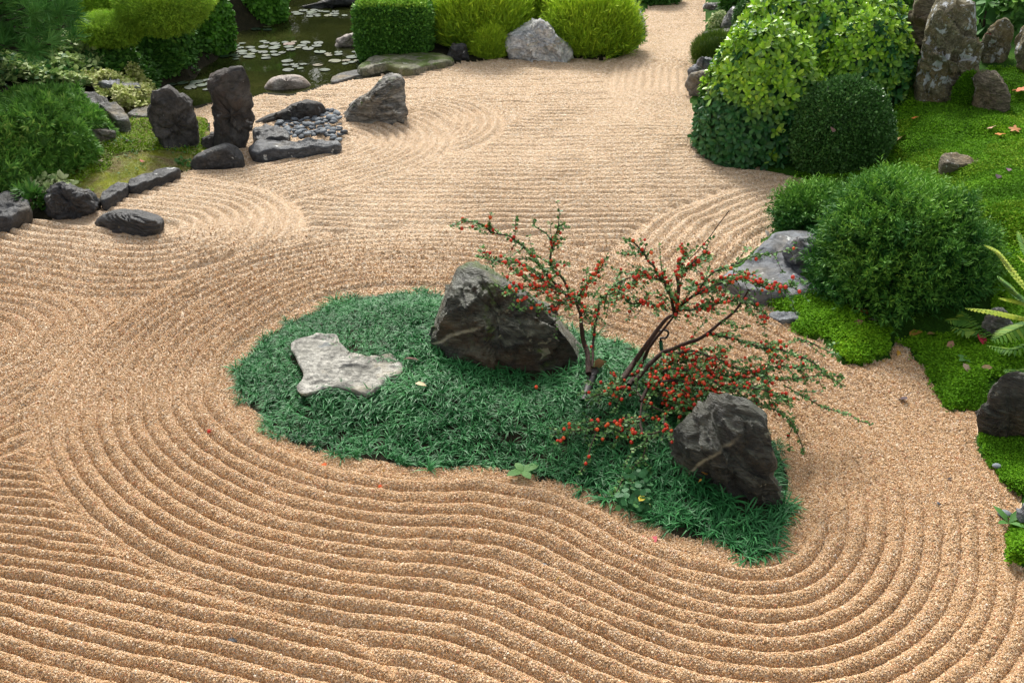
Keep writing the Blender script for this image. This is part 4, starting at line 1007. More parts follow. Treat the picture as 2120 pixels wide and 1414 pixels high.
# ---- left bank
M_FAN = m_leaf('dark_bladed_leaves', [(0, G(0.052, 0.140, 0.023)), (.4, G(0.103, 0.267, 0.039)), (.8, G(0.205, 0.418, 0.068)), (1, G(0.447, 0.584, 0.136))], .4, .2, .3, 3)
B = [Blob(-60, 222, 186, 326, 1.0, seed=3, lump=.16, lf=3, up=.1), Blob(-150, 128, 240, 408, .9, seed=4, lump=.16, lf=3, up=.1), Blob(-20, 195, 205, 366, .9, seed=6, lump=.16, lf=3, up=.1), Blob(-260, 60, 150, 400, 1.0, seed=5, lump=.08, up=.1)]
r_, Lv = bush('leafy_mound', 'big mound of dark bladed leaves at the left edge', 'shrub', B, M_FAN, 'fan', 8500, .060, corek=.88, inner=.10); Lv.build('foliage', M_FAN, r_, kind='stuff')
M_VARI = m_leaf('variegated_ivy', [(0, G(0.024, 0.096, 0.024)), (.28, G(0.060, 0.168, 0.042)), (.5, G(0.264, 0.396, 0.108)), (.8, G(0.480, 0.576, 0.240)), (1, G(0.672, 0.720, 0.408))], .4, .2, .2, 3)
M_IVY = m_leaf('green_ivy', [(0, G(0.032, 0.091, 0.020)), (.6, G(0.080, 0.224, 0.034)), (.9, G(0.190, 0.385, 0.057)), (1, G(0.812, 0.771, 0.193))], .35, .2, .3, 3)
M_CREAM = m_leaf('cream_ground_cover', [(0, G(.12, .22, .04)), (.35, G(.34, .42, .09)), (.7, G(.58, .60, .25)), (1, G(.72, .70, .38))], .5, .2, .2, 3)
cover('ivy_cover', 'cream edged ivy carpet under the pine boughs', [(-30, 100), (60, 95), (150, 88), (215, 110), (222, 140), (200, 150), (180, 190), (120, 188), (60, 168), (-30, 175)], 6500, .045, M_VARI, .10, oval_t(.42, .03))
cover('ivy_cover', 'dark ivy carpet between the pruned pines and the pond', [(150, 88), (250, 80), (420, 92), (432, 112), (395, 128), (330, 140), (305, 165), (285, 175), (200, 150), (215, 110)], 6500, .040, M_IVY, .09, oval_t(.38, .03))
cover('ivy_cover', 'shaded ivy filling the ground at the top left corner behind the pine', [(-60, -110), (470, -110), (470, 40), (470, 84), (440, 112), (250, 84), (60, 95), (-60, 100)], 9000, .055, M_IVY, .10, oval_t(.38, .03))
cover('pale_cover', 'bright cream and yellow green plants spreading beside the short standing stone', [(160, 172), (185, 165), (250, 178), (300, 186), (322, 214), (300, 222), (285, 236), (262, 232), (245, 214), (205, 192)], 7000, .030, M_CREAM, .13, oval_t(.36, .03))
cover('ivy_cover', 'ivy creeping down to the pond behind the short standing stone', [(262, 150), (300, 192), (322, 180), (345, 158), (400, 150), (415, 128), (440, 108), (440, 92), (300, 92)], 3000, .040, M_IVY, .07, oval_t(.38, .03))
# soil is hidden
M_LIT = m_leaf('leaf_litter', [(0, G(.05, .03, .015)), (.5, G(.12, .07, .03)), (1, G(.25, .15, .07))], .8, 0, .2, 3)
M_WHV = m_leaf('white_variegated', [(0, G(.10, .22, .06)), (.4, G(.36, .46, .18)), (1, G(.66, .70, .42))], .45, .2, .1, 3)
r_, Lv = bush('variegated_plant', 'white green leaved plant behind the black boulder', 'plant', [Blob(50, 160, 366, 412, .7, seed=9, up=.1)], M_WHV, 'oval', 300, .045, corek=0, inner=.3); Lv.build('leaves', M_WHV, r_, kind='stuff')
M_BAMB = m_leaf('bamboo_leaves', [(0, G(.03, .11, .015)), (.6, G(.07, .20, .03)), (.93, G(.14, .28, .05)), (1, G(.55, .42, .02))], .4, .25, .2, 3)
r_, Lv = bush('bamboo_tuft', 'low tuft of narrow green leaves left of the black boulder', 'plant', [Blob(34, 98, 392, 442, .7, seed=10, up=.1)], M_BAMB, 'fan', 70, .085, corek=0, inner=.3); Lv.build('leaves', M_BAMB, r_, kind='stuff')
cover('moss_tufts', 'short olive and yellow moss tufts around the standing stones', [(100, 380), (150, 365), (190, 330), (200, 300), (230, 270), (235, 235), (300, 240), (380, 236), (425, 247), (436, 280), (420, 325), (395, 346), (370, 352), (270, 380), (215, 400)], 16000, .014, M_YMOSS, .012, mask=-.25)
# small weeds and grass on the olive moss
M_WEED = m_leaf('weeds', [(0, G(.03, .11, .02)), (.6, G(.07, .20, .04)), (1, G(.14, .30, .08))], .45, .2, .1, 3)
def weeds(name, label, pts, n, size, T, mat, kind='stuff', spread=.03, el=.5):
    Lv = Leaves()
    for (a_, b_) in pts:
        c_ = hit1(a_, b_); P = c_+rnd3(n, 1)*[spread, spread, .004]; P[:, 2] = hg(P[:, :2])+.004+np.abs(rng.normal(0, .01, n))
        an = rng.uniform(0, 6.28, n); e_ = rng.uniform(.1, el*2, n)
        Lv.add(T, P, np.stack([np.cos(an)*np.cos(e_), np.sin(an)*np.cos(e_), np.sin(e_)], 1), UP+rnd3(n, .2), size*rng.uniform(.6, 1.3, n))
    return Lv.build(name, mat, kind=kind, label=label)
px_ = rng.uniform(200, 430, 60); py_ = rng.uniform(245, 380, 60); w_ = gz(px_, py_); k = inside(w_, LMOSS)
weeds('small_weeds', 'scattered small green weeds on the olive moss', list(zip(px_[k], py_[k]))[:25]+[(340, 300), (345, 305), (375, 302), (330, 250), (420, 262), (395, 312), (250, 330)], 9, .017, oval_t(.35), M_WEED)
M_STRAW = m_leaf('dry_grass', [(0, G(.30, .26, .12)), (.5, G(.40, .42, .16)), (1, G(.22, .34, .08))], .6, .2, .1, 3)
px_ = rng.uniform(150, 430, 240); py_ = rng.uniform(240, 400, 240); w_ = gz(px_, py_); k = inside(w_, LMOSS)
weeds('thin_grass', 'thin dry and green grass blades on the olive moss', list(zip(px_[k], py_[k])), 9, .065, blade_t(2, .016, .6), M_STRAW, el=.5, spread=.05)
r_, Lv = bush('weed', 'low green weed between the curb stone and the oval boulder', 'plant', [Blob(362, 398, 328, 346, .7, seed=11, up=.05)], M_WEED, 'oval', 90, .028, corek=0, inner=.4, stems=False); Lv.build('leaves', M_WEED, r_, kind='stuff')
# ---- top left: pine boughs, pruned pines, glossy shrubs
M_PINE = m_leaf('pine_needles', [(0, G(0.040, 0.144, 0.033)), (.5, G(0.095, 0.273, 0.056)), (.93, G(0.204, 0.443, 0.113)), (1, G(1.017, 0.517, 0.094))], .45, .1, .35, 2.0)
def pine():
    root = empty('pine_tree', hit1(20, 60), 'soft long needled pine at the top left corner', 'tree')
    Lv = Leaves(); T = Tubes(); C_ = []
    for i in range(150):
        a_ = rng.uniform(-120, 150); b_ = rng.uniform(-60, 112)
        if a_ > 95 and b_ > 95: continue
        if b_ > 118-.0*a_: continue
        Y = rng.uniform(6.9, 7.6); d = rays(a_, b_); C_.append(d*(Y/d[1])+[0, 0, H])
    stem = np.array(root.location)+[-.9, .3, 0]
    T.add(catmull([stem, stem+[.05, -.1, .5], stem+[.3, -.3, 1.1]], 4), .08, .04)
    for c_ in C_:
        n_ = 95; ax = unit(np.array([rng.normal(.35, .4), rng.normal(-.2, .3), rng.uniform(.1, .9)]))
        T.add(catmull([stem+[.1, -.1, .6], (stem+c_)/2+rng.normal(0, .05, 3), c_], 3), .010, .004, n=5)
        base = c_+ax*rng.uniform(0, .07, (n_, 1))
        X = unit(ax*1.0+rnd3(n_, .55)); rr = np.full(n_, rng.random()*.5)+rng.random(n_)*.45
        if rng.random() < .08: rr = np.full(n_, .99)
        Lv.add(diamond_t(.020), base, X, unit(rnd3(n_)), .125*rng.uniform(.8, 1.2, n_), rnd=rr)
    Lv.build('needles', M_PINE, root, kind='stuff'); T.build('branches', M_BARK, root)
pine()
M_PAD1 = m_leaf('pruned_pine', [(0, G(0.131, 0.244, 0.029)), (.4, G(0.276, 0.474, 0.047)), (.8, G(0.478, 0.719, 0.058)), (.955, G(0.737, 0.948, 0.104)), (.97, G(1.254, 0.589, 0.351)), (1, G(1.659, 0.850, 0.468))], .55, .15, .4, 3)
tipup = lambda P, N: np.clip(N[:, 2], 0, 1)
B = [Blob(165, 288, 34, 86, .8, seed=20, lump=.10, up=.1, lift=.16)]
r_, Lv = bush('pruned_pine', 'lower cushion of the cloud pruned pine with fallen pink petals', 'shrub', B, M_PAD1, 'sprig', 1900, .055, corek=.9, inner=.06, group='cloud pruned pine cushions'); Lv.build('needles', M_PAD1, r_, kind='stuff')
B = [Blob(245, 432, -52, 52, .8, seed=21, lump=.10, up=.1, lift=.34)]
r_, Lv = bush('pruned_pine', 'broad upper cushion of the cloud pruned pine right of the lower one', 'shrub', B, M_PAD1, 'sprig', 2600, .055, corek=.9, inner=.06, group='cloud pruned pine cushions'); Lv.build('needles', M_PAD1, r_, kind='stuff')
B = [Blob(140, 250, -40, 28, .8, seed=22, lump=.10, up=.1, lift=.25)]
r_, Lv = bush('pruned_pine', 'small dark cushion behind the lower pruned pine cushion', 'shrub', B, M_PAD1, 'sprig', 1200, .055, corek=.9, inner=.06, group='cloud pruned pine cushions'); Lv.build('needles', M_PAD1, r_, kind='stuff')
M_GLOSS = m_leaf('glossy_green', [(0, G(0.035, 0.110, 0.016)), (.5, G(0.079, 0.238, 0.023)), (1, G(0.182, 0.441, 0.048))], .3, .25, .4, 3)
B = [Blob(365, 482, -60, 90, .8, seed=23, lump=.09, up=.35)]
r_, Lv = bush('evergreen_shrub', 'tall bright green rounded shrub at the left shore of the pond', 'shrub', B, M_GLOSS, 'oval', 5200, .045, corek=.86); Lv.build('leaves', M_GLOSS, r_, kind='stuff')
B = [Blob(476, 596, -60, 40, .8, seed=24, lump=.12, up=.3)]
r_, Lv = bush('evergreen_shrub', 'yellow green shrub over the far left shore of the pond', 'shrub', B, M_GLOSS, 'oval', 4200, .05, corek=.86); Lv.build('leaves', M_GLOSS, r_, kind='stuff')
B = [Blob(225, 395, -10, 92, .5, seed=25, lump=.12, up=.25)]
r_, Lv = bush('dark_ivy_mound', 'dark ivy hanging in the shade under the pruned pine', 'shrub', B, M_IVY, 'oval', 3000, .05, corek=.86); Lv.build('leaves', M_IVY, r_, kind='stuff')
T = Tubes(); root = empty('leaning_trunk', hit1(250, 98), 'dark leaning trunk under the pruned pine cushions', 'trunk')
d1 = hit1(250, 98); d2 = rays(320, 50)*1; q_ = d2*((d1[1]+.25)/d2[1])+[0, 0, H]; T.add(catmull([d1-[0, 0, .05], (d1+q_)/2+[0, 0, .03], q_], 5), .035, .022, n=8); T.build('trunk', M_BARK, root)
# ---- centre back: box hedge, heather
M_BOX = m_leaf('box_leaves', [(0, G(0.040, 0.120, 0.023)), (.5, G(0.090, 0.250, 0.036)), (.85, G(0.160, 0.380, 0.049)), (1, G(0.299, 0.560, 0.099))], .4, .2, .3, 4, tip=[(0, G(0.200, 0.400, 0.040)), (1, G(0.440, 0.681, 0.099))])
B = [Blob(737, 896, -14, 108, .85, e=.38, seed=30, lump=.03, up=.45)]
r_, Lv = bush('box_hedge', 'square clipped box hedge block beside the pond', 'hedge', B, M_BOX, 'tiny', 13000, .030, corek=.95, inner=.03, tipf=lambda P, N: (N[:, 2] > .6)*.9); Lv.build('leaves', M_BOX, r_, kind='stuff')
B = [Blob(690, 762, 28, 80, .8, seed=31, lump=.12, up=.2)]
r_, Lv = bush('yellow_green_shrub', 'small yellow green shrub between the pond and the box hedge', 'shrub', B, M_WEED, 'oval', 1500, .032, corek=.8); Lv.build('leaves', M_WEED, r_, kind='stuff')
M_HEATH = m_leaf('heather', [(0, G(0.101, 0.214, 0.020)), (.45, G(0.248, 0.427, 0.028)), (.8, G(0.451, 0.675, 0.040)), (1, G(0.720, 0.900, 0.081))], .5, .2, .3, 4, tip=[(0, G(0.337, 0.540, 0.031)), (1, G(0.766, 0.990, 0.071))])
HB = [('left heather mound, loose and spiky, behind the small dark rock', [Blob(905, 1090, -40, 108, .8, seed=33, lump=.08, up=.25)], 3000),
      ('right and widest heather mound sweeping over the gravel', [Blob(1135, 1312, -14, 118, .8, seed=34, lump=.05, up=.25), Blob(1060, 1220, -60, 60, .8, seed=35, up=.25)], 5200),
      ('small heather mound in front, left of the white grey rock', [Blob(980, 1042, 62, 124, .8, seed=36, lump=.07, up=.25)], 1400)]
for lb, B, n_ in HB:
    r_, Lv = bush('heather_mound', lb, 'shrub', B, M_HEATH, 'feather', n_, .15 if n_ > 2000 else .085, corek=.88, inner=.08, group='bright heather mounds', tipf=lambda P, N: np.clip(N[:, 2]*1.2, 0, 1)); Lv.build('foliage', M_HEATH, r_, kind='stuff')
B = [Blob(1325, 1400, -60, 12, .8, seed=37, lump=.1, up=.3)]
r_, Lv = bush('dark_conifer', 'dark drooping conifer at the top end of the gravel path', 'shrub', B, M_PINE, 'needle', 1500, .10, corek=.8); Lv.build('needles', M_PINE, r_, kind='stuff')
# ---- right: glossy shrub, clipped ball, topiary, heath, yew
M_PITT = m_leaf('glossy_whorled_leaves', [(0, G(0.015, 0.068, 0.021)), (.4, G(0.030, 0.128, 0.036)), (.8, G(0.068, 0.210, 0.053)), (1, G(0.150, 0.315, 0.120))], .25, .18, .3, 2.2, .55, tip=[(0, G(0.19, 0.42, 0.02)), (.5, G(0.42, 0.72, 0.04)), (1, G(0.60, 0.80, 0.08))])
BA = Blob(1440, 1700, 58, 348, .9, seed=40, lump=.07, up=.28); BB_ = Blob(1500, 1885, -60, 215, .8, seed=41, lump=.07, up=.28)
BC = Blob(1690, 1890, 20, 225, .7, seed=42, lump=.07, up=.25)
def ytip(P, N):
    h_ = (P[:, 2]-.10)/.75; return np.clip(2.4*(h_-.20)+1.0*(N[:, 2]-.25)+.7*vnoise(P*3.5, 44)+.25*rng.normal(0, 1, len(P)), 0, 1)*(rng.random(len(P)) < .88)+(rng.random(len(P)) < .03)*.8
r_, Lv = bush('glossy_shrub', 'large glossy leaved shrub with bright lime new growth', 'shrub', [BA, BB_, BC], M_PITT, 'rosette', 2250, .072, corek=.82, inner=.10, tipf=ytip)
leaf_parts(r_, Lv, M_PITT, oval_t(.20, .035, .18, .12), 290)
M_DBOX = m_leaf('dark_clipped_leaves', [(0, G(0.034, 0.094, 0.020)), (.5, G(0.061, 0.169, 0.035)), (.9, G(0.128, 0.268, 0.065)), (1, G(0.371, 0.441, 0.174))], .3, .1, .2, 4, .55)
r_, Lv = bush('clipped_ball', 'dark round clipped ball shrub in front of the glossy shrub', 'shrub', [Blob(1632, 1850, 164, 360, .9, seed=45, lump=.035, up=.55)], M_DBOX, 'tiny', 15000, .021, corek=.93, inner=.06); Lv.build('leaves', M_DBOX, r_, kind='stuff')
r_, Lv = bush('round_topiary', 'small dark round topiary behind the glossy shrub by the path', 'shrub', [Blob(1520, 1645, -14, 72, .9, seed=46, lump=.03, up=.4)], M_DBOX, 'tiny', 6000, .024, corek=.93, inner=.05); Lv.build('leaves', M_DBOX, r_, kind='stuff')
M_HEATH2 = m_leaf('olive_heath', [(0, G(0.042, 0.096, 0.012)), (.6, G(0.096, 0.180, 0.022)), (1, G(0.240, 0.300, 0.036))], .5, .2, .3, 4)
r_, Lv = bush('low_heath', 'low olive green heath between path rocks and glossy shrub', 'shrub', [Blob(1434, 1530, 68, 132, .8, seed=47, lump=.1, up=.2)], M_HEATH2, 'feather', 1500, .05, corek=.88); Lv.build('foliage', M_HEATH2, r_, kind='stuff')
r_, Lv = bush('pale_tuft', 'pale cream leaved tuft beside the upright path rock', 'plant', [Blob(1468, 1510, 24, 58, .8, seed=48, lump=.1, up=.2)], M_WHV, 'oval', 500, .03, corek=.8, stems=False); Lv.build('leaves', M_WHV, r_, kind='stuff')
r_, Lv = bush('grassy_tuft', 'tuft of long green leaves above the upright path rock', 'plant', [Blob(1500, 1570, -30, 22, .8, seed=49, lump=.1, up=.2)], M_BAMB, 'fan', 260, .12, corek=.6, stems=False); Lv.build('leaves', M_BAMB, r_, kind='stuff')
M_YEW = m_leaf('yew_needles', [(0, G(0.013, 0.079, 0.017)), (.5, G(0.030, 0.140, 0.025)), (1, G(0.074, 0.235, 0.035))], .45, .1, .3, 2.5, tip=[(0, G(0.107, 0.296, 0.028)), (.6, G(0.201, 0.436, 0.042)), (1, G(0.323, 0.576, 0.071))])
B = [Blob(1700, 2030, 405, 660, .85, seed=50, lump=.19, lf=3.4, up=.30), Blob(1622, 1760, 408, 470, .8, seed=51, lump=.1, up=.25), Blob(1740, 1950, 388, 500, .8, seed=52, lump=.1, up=.25)]
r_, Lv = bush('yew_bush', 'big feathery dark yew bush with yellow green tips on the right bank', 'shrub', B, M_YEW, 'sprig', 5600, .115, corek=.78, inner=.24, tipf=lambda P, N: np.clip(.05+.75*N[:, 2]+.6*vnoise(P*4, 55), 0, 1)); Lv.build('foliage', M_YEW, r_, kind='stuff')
# mossy lump, broad leaves
r_, Lv = bush('mossy_lump', 'rounded lump of deep green moss between the two brown rocks', 'moss', [Blob(1972, 2026, 150, 222, .8, seed=56, lump=.08, up=.3)], M_BABY, 'tiny', 3500, .013, corek=.95, inner=.04, stems=False); Lv.build('leaves', M_BABY, r_, kind='stuff')
r_, Lv = bush('broad_leaf_plant', 'broad pale green leaves between the lichen stones at the top right', 'plant', [Blob(2022, 2085, -10, 62, .8, seed=57, lump=.1, up=.2)], M_WEED, 'oval', 60, .14, corek=0, inner=.3); Lv.build('leaves', M_WEED, r_, kind='stuff')
r_, Lv = bush('dark_shrub', 'dim leafy shrub behind the lichen stones in the top right corner', 'shrub', [Blob(2060, 2240, -70, 60, .8, seed=58, lump=.1, up=.2), Blob(1870, 2060, -110, -10, .8, seed=59, up=.2)], M_IVY, 'oval', 3500, .06, corek=.85); Lv.build('leaves', M_IVY, r_, kind='stuff')
# ------------------------------------------------------------ ferns at the right edge
M_FERN = m_leaf('fern', [(0, G(.05, .16, .02)), (.6, G(.12, .28, .03)), (1, G(.26, .38, .04))], .4, .3, .1, 3)
M_FERNY = m_leaf('yellow_fern', [(0, G(.22, .34, .02)), (1, G(.42, .48, .04))], .4, .3, .1, 3)
def frond(root, pts3, wid, mat, n=16, solid=False, droop=.3):
    C_ = catmull(pts3, 5); k = np.linspace(0, len(C_)-1.01, n); i = k.astype(int); P = C_[i]+(C_[i+1]-C_[i])*(k-i)[:, None]
    tg = unit(C_[i+1]-C_[i]); side = unit(np.cross(tg, UP)); t = k/k[-1]; wv = wid*np.sin(math.pi*np.clip(t*.85+.13, 0, 1))**.8
    Lv = Leaves()
    for s_ in (1, -1):
        X = unit(side*s_+tg*.45-UP*droop*.5)
        Lv.add(blade_t(2, .30 if solid else .14, .2), P, X, unit(UP+tg*.1), wv, W=wv if not solid else wv*1.6)
    o = Lv.build('frond', mat, root, origin=P[0])
    V, F = tube(C_, .003, .0012, 4); me = mesh_np('midrib', V-P[0], F); q = link('midrib', me, mat); q.parent = o
def p3(px, py, off, Y0):
    d = rays(px, py); P = d*((Y0+off)/d[1])+[0, 0, H]; return P if P[2] > hg(P[None, :2])[0]+.05 else hit1(px, py, .06)
fb = hit1(2130, 700); Y0 = fb[1]
r_ = empty('fern', fb, 'hart leaved and feathery ferns with yellow green fronds at the right edge', 'fern')
for pts, w_, mt, so_ in [([(2125, 600, .05), (2095, 560, 0), (2065, 522, 0), (2038, 508, 0)], .035, M_FERNY, True), ([(2140, 640, .05), (2105, 610, .0), (2085, 590, .0), (2066, 572, 0)], .045, M_FERN, True),
                         ([(2150, 665, 0), (2100, 655, -.05), (2050, 645, -.1), (2000, 639, -.12)], .035, M_FERNY, True), ([(2150, 640, 0), (2120, 628, 0), (2095, 622, -.05), (2068, 618, -.1)], .035, M_FERNY, True),
                         ([(2160, 660, 0), (2120, 675, -.05), (2085, 690, -.1), (2055, 706, -.12)], .075, M_FERN, False), ([(2150, 700, 0), (2110, 722, -.05), (2075, 722, -.08), (2044, 716, -.1)], .050, M_FERN, False),
                         ([(2160, 740, 0), (2130, 765, -.05), (2100, 768, -.05), (2078, 766, -.08)], .05, M_FERN, False), ([(2150, 560, 0), (2130, 530, 0), (2118, 500, 0), (2110, 480, 0)], .06, M_FERN, False),
                         ([(2160, 600, 0), (2140, 560, 0), (2126, 545, 0), (2108, 530, 0)], .05, M_FERNY, False)]:
    frond(r_, [p3(a_, b_, c_, Y0) for a_, b_, c_ in pts], w_, mt, 22 if so_ else 16, so_)
fb2 = hit1(2045, 712); r_ = empty('fern', fb2, 'small pale fern lying flat under the yew bush', 'fern')
for pts in ([(2050, 705, 0), (2010, 690, 0), (1975, 690, 0), (1950, 700, 0)], [(2040, 708, 0), (2010, 705, -.05), (1985, 712, -.08), (1960, 712, -.1)], [(2030, 700, 0), (2000, 680, 0), (1980, 672, 0)]):
    frond(r_, [hit1(a_, b_)+[0, 0, .03+.02*i] for i, (a_, b_, c_) in enumerate(pts)], .06, M_FERN, 14)
# ------------------------------------------------------------ berried cotoneasters on the island
M_COT = m_leaf('cotoneaster_leaves', [(0, G(0.033, 0.116, 0.024)), (.5, G(0.078, 0.207, 0.044)), (.88, G(0.182, 0.329, 0.099)), (.965, G(0.286, 0.390, 0.143)), (.985, G(0.780, 0.512, 0.033)), (1, G(0.650, 0.244, 0.033))], .35, .2, .15, 5)
def m_berry():
    b = NB('berry'); r__ = b.n('ShaderNodeObjectInfo').outputs['Random']
    return b.done(b.bsdf(b.ramp(r__, [(0, (.55, .020, .008)), (.6, (.72, .045, .012)), (1, (.80, .12, .02))]), .25, None, .6))
M_BERRY = m_berry()
V, F = sph(8, 6); bm_ = mesh_np('berry', V, F[:, ::-1]); bm_.materials.append(M_BERRY)
M_TWIG = m_bark('twig_bark', (.045, .026, .020))
OV = oval_t(.36, .03, 0, .08)
def shrub(label, base, Y0, stems, nb, seed, lown=.5, group='red berried shrubs on the island'):
    """stems: (points [(px,py,offset)], radius, twiggy, berry share)"""
    global rng
    g = np.random.default_rng(seed); root = empty('cotoneaster', base, label, 'shrub', group)
    TT = Tubes(); TW = Tubes(); Lv = Leaves(); bp = []
    LP, LX, LR = [], [], []
    def along(C_, ln, bshare, fr=0., leafy=1.):
        n_ = max(2, int(ln/.009*leafy)); k = np.linspace(fr*(len(C_)-1), len(C_)-1.01, n_); i = k.astype(int); P = C_[i]+(C_[i+1]-C_[i])*(k-i)[:, None]; tg = unit(C_[i+1]-C_[i])
        sd_ = unit(np.cross(tg, UP+g.normal(0, .25, 3)))
        for s_ in (1, -1):
            kk = g.random(n_) < .82
            LP.append(P[kk]); LX.append(unit(sd_[kk]*s_+tg[kk]*.5+g.normal(0, .35, (kk.sum(), 3))+[0, 0, .15])); LR.append(g.random(kk.sum()))
        nbb = g.poisson(ln/.020*bshare*.38)
        for q in range(nbb):
            t = g.uniform(fr, .8)*(len(C_)-1.01); j = int(t); c_ = C_[j]+(C_[j+1]-C_[j])*(t-j)
            bp.append(c_+unit(g.normal(0, 1, 3)+[0, 0, .35])*g.uniform(.007, .016))
    for (pts, rad, twg, bs) in stems:
        C_ = catmull([p3(a_, b_, c_, Y0) for a_, b_, c_ in pts], 7); C_ = C_+fbm(C_*14+seed, 2, 3)[:, None]*.006
        ln = np.linalg.norm(np.diff(C_, axis=0), axis=1).sum()
        TT.add(C_, rad, max(.0018, rad*.35), n=8)
        fr0 = .25 if rad > .007 else .0
        if twg == 0: continue
        if rad < .008: along(C_, ln, bs*.8, fr0)
        nt = int(ln/.019*twg*(1 if bs > .35 else .5))
        for q in range(nt):
            t = g.uniform(fr0, 1) ; j = min(int(t*(len(C_)-1)), len(C_)-2); p = C_[j]; tg = unit(C_[j+1]-C_[j])
            sd_ = unit(np.cross(tg, UP+g.normal(0, .4, 3)))*(1 if q % 2 else -1)
            d = unit(tg*g.uniform(.5, 1.1)+sd_*g.uniform(.4, 1.)+np.array([0, 0, g.normal(-.02, .26)]))
            l2 = g.uniform(.05, .15)*(1.15-.5*t)
            q2 = p+d*l2*.55+g.normal(0, .006, 3); q3 = p+d*l2+np.array([0, 0, g.normal(-.01, .02)])
            if q3[2] < hg(q3[None, :2])[0]+.01: continue
            C2 = catmull([p, q2, q3], 4); TW.add(C2, .0018, .0009, n=4); along(C2, l2, bs*1.1)
    P = np.concatenate(LP); X = np.concatenate(LX); R_ = np.concatenate(LR); m = len(P)
    Lv.add(OV, P, X, unit(UP+g.normal(0, .5, (m, 3))), .0145*g.uniform(.7, 1.35, m), rnd=R_)
    Lv.build('leaves', M_COT, root, kind='stuff'); TT.build('branches', M_TWIG, root); TW.build('twigs', M_TWIG, root, kind='stuff')
    bp = [b for b in bp if b[2] > hg(b[None, :2])[0]+.005]; g.shuffle(bp); print(label[:20], 'berries', len(bp), 'leaves', m)
    base = np.array(root.location)
    for b in bp[:nb]:
        o = bpy.data.objects.new('berry', bm_); COL.objects.link(o); o.parent = root; s = g.uniform(.0062, .0085); o.scale = (s, s, s); o.location = b-base
    rest = np.array(bp[nb:])
    if len(rest):
        V, F = sph(7, 5); s = g.uniform(.0062, .0085, len(rest)); VV = rest[:, None]-base+V[None]*s[:, None, None]; me = mesh_np('berries', VV.reshape(-1, 3), (F[:, ::-1][None]+(np.arange(len(rest))*len(V))[:, None, None]).reshape(-1, 4))
        o = link('berries', me, M_BERRY); o.parent = root; o['kind'] = 'stuff'
b1 = hit1(1218, 762); Y1 = b1[1]
shrub('slender upright berried shrub right of the largest boulder', b1, Y1, [
    ([(1220, 772, 0), (1212, 715, 0), (1204, 668, 0), (1190, 630, -.02), (1168, 606, -.03)], .013, 0, 0),
    ([(1226, 760, .03), (1229, 700, .03), (1236, 650, .02), (1243, 612, .02)], .007, .25, .35),
    ([(1168, 606, -.03), (1135, 570, 0), (1100, 525, .03), (1065, 498, .05), (1010, 473, .08), (958, 458, .1)], .006, .75, .55),
    ([(1190, 625, -.02), (1165, 580, .02), (1142, 550, .03), (1143, 515, .03), (1152, 486, .02), (1158, 465, .02)], .006, .8, .75),
    ([(1143, 500, .03), (1130, 482, .03), (1105, 466, .02)], .003, .5, .1),
    ([(1168, 606, -.03), (1130, 585, -.10), (1085, 548, -.1), (1035, 540, -.1), (985, 535, -.1)], .005, .9, .9),
    ([(1160, 600, -.05), (1120, 595, -.15), (1085, 590, -.2), (1050, 593, -.22)], .004, .9, 1.2),
    ([(1190, 625, -.02), (1210, 595, -.05), (1225, 575, -.08), (1240, 562, -.1)], .004, 1.2, 1.2),
    ([(1180, 612, -.02), (1160, 630, -.12), (1130, 640, -.18), (1100, 625, -.2)], .004, .9, .7),
    ([(1186, 622, -.02), (1205, 640, -.1), (1215, 660, -.15)], .003, 1., .9),
    ([(1240, 620, .02), (1275, 605, 0), (1310, 590, -.02)], .003, .9, .9),
], 300, 5)
b2 = hit1(1292, 790); Y2 = b2[1]
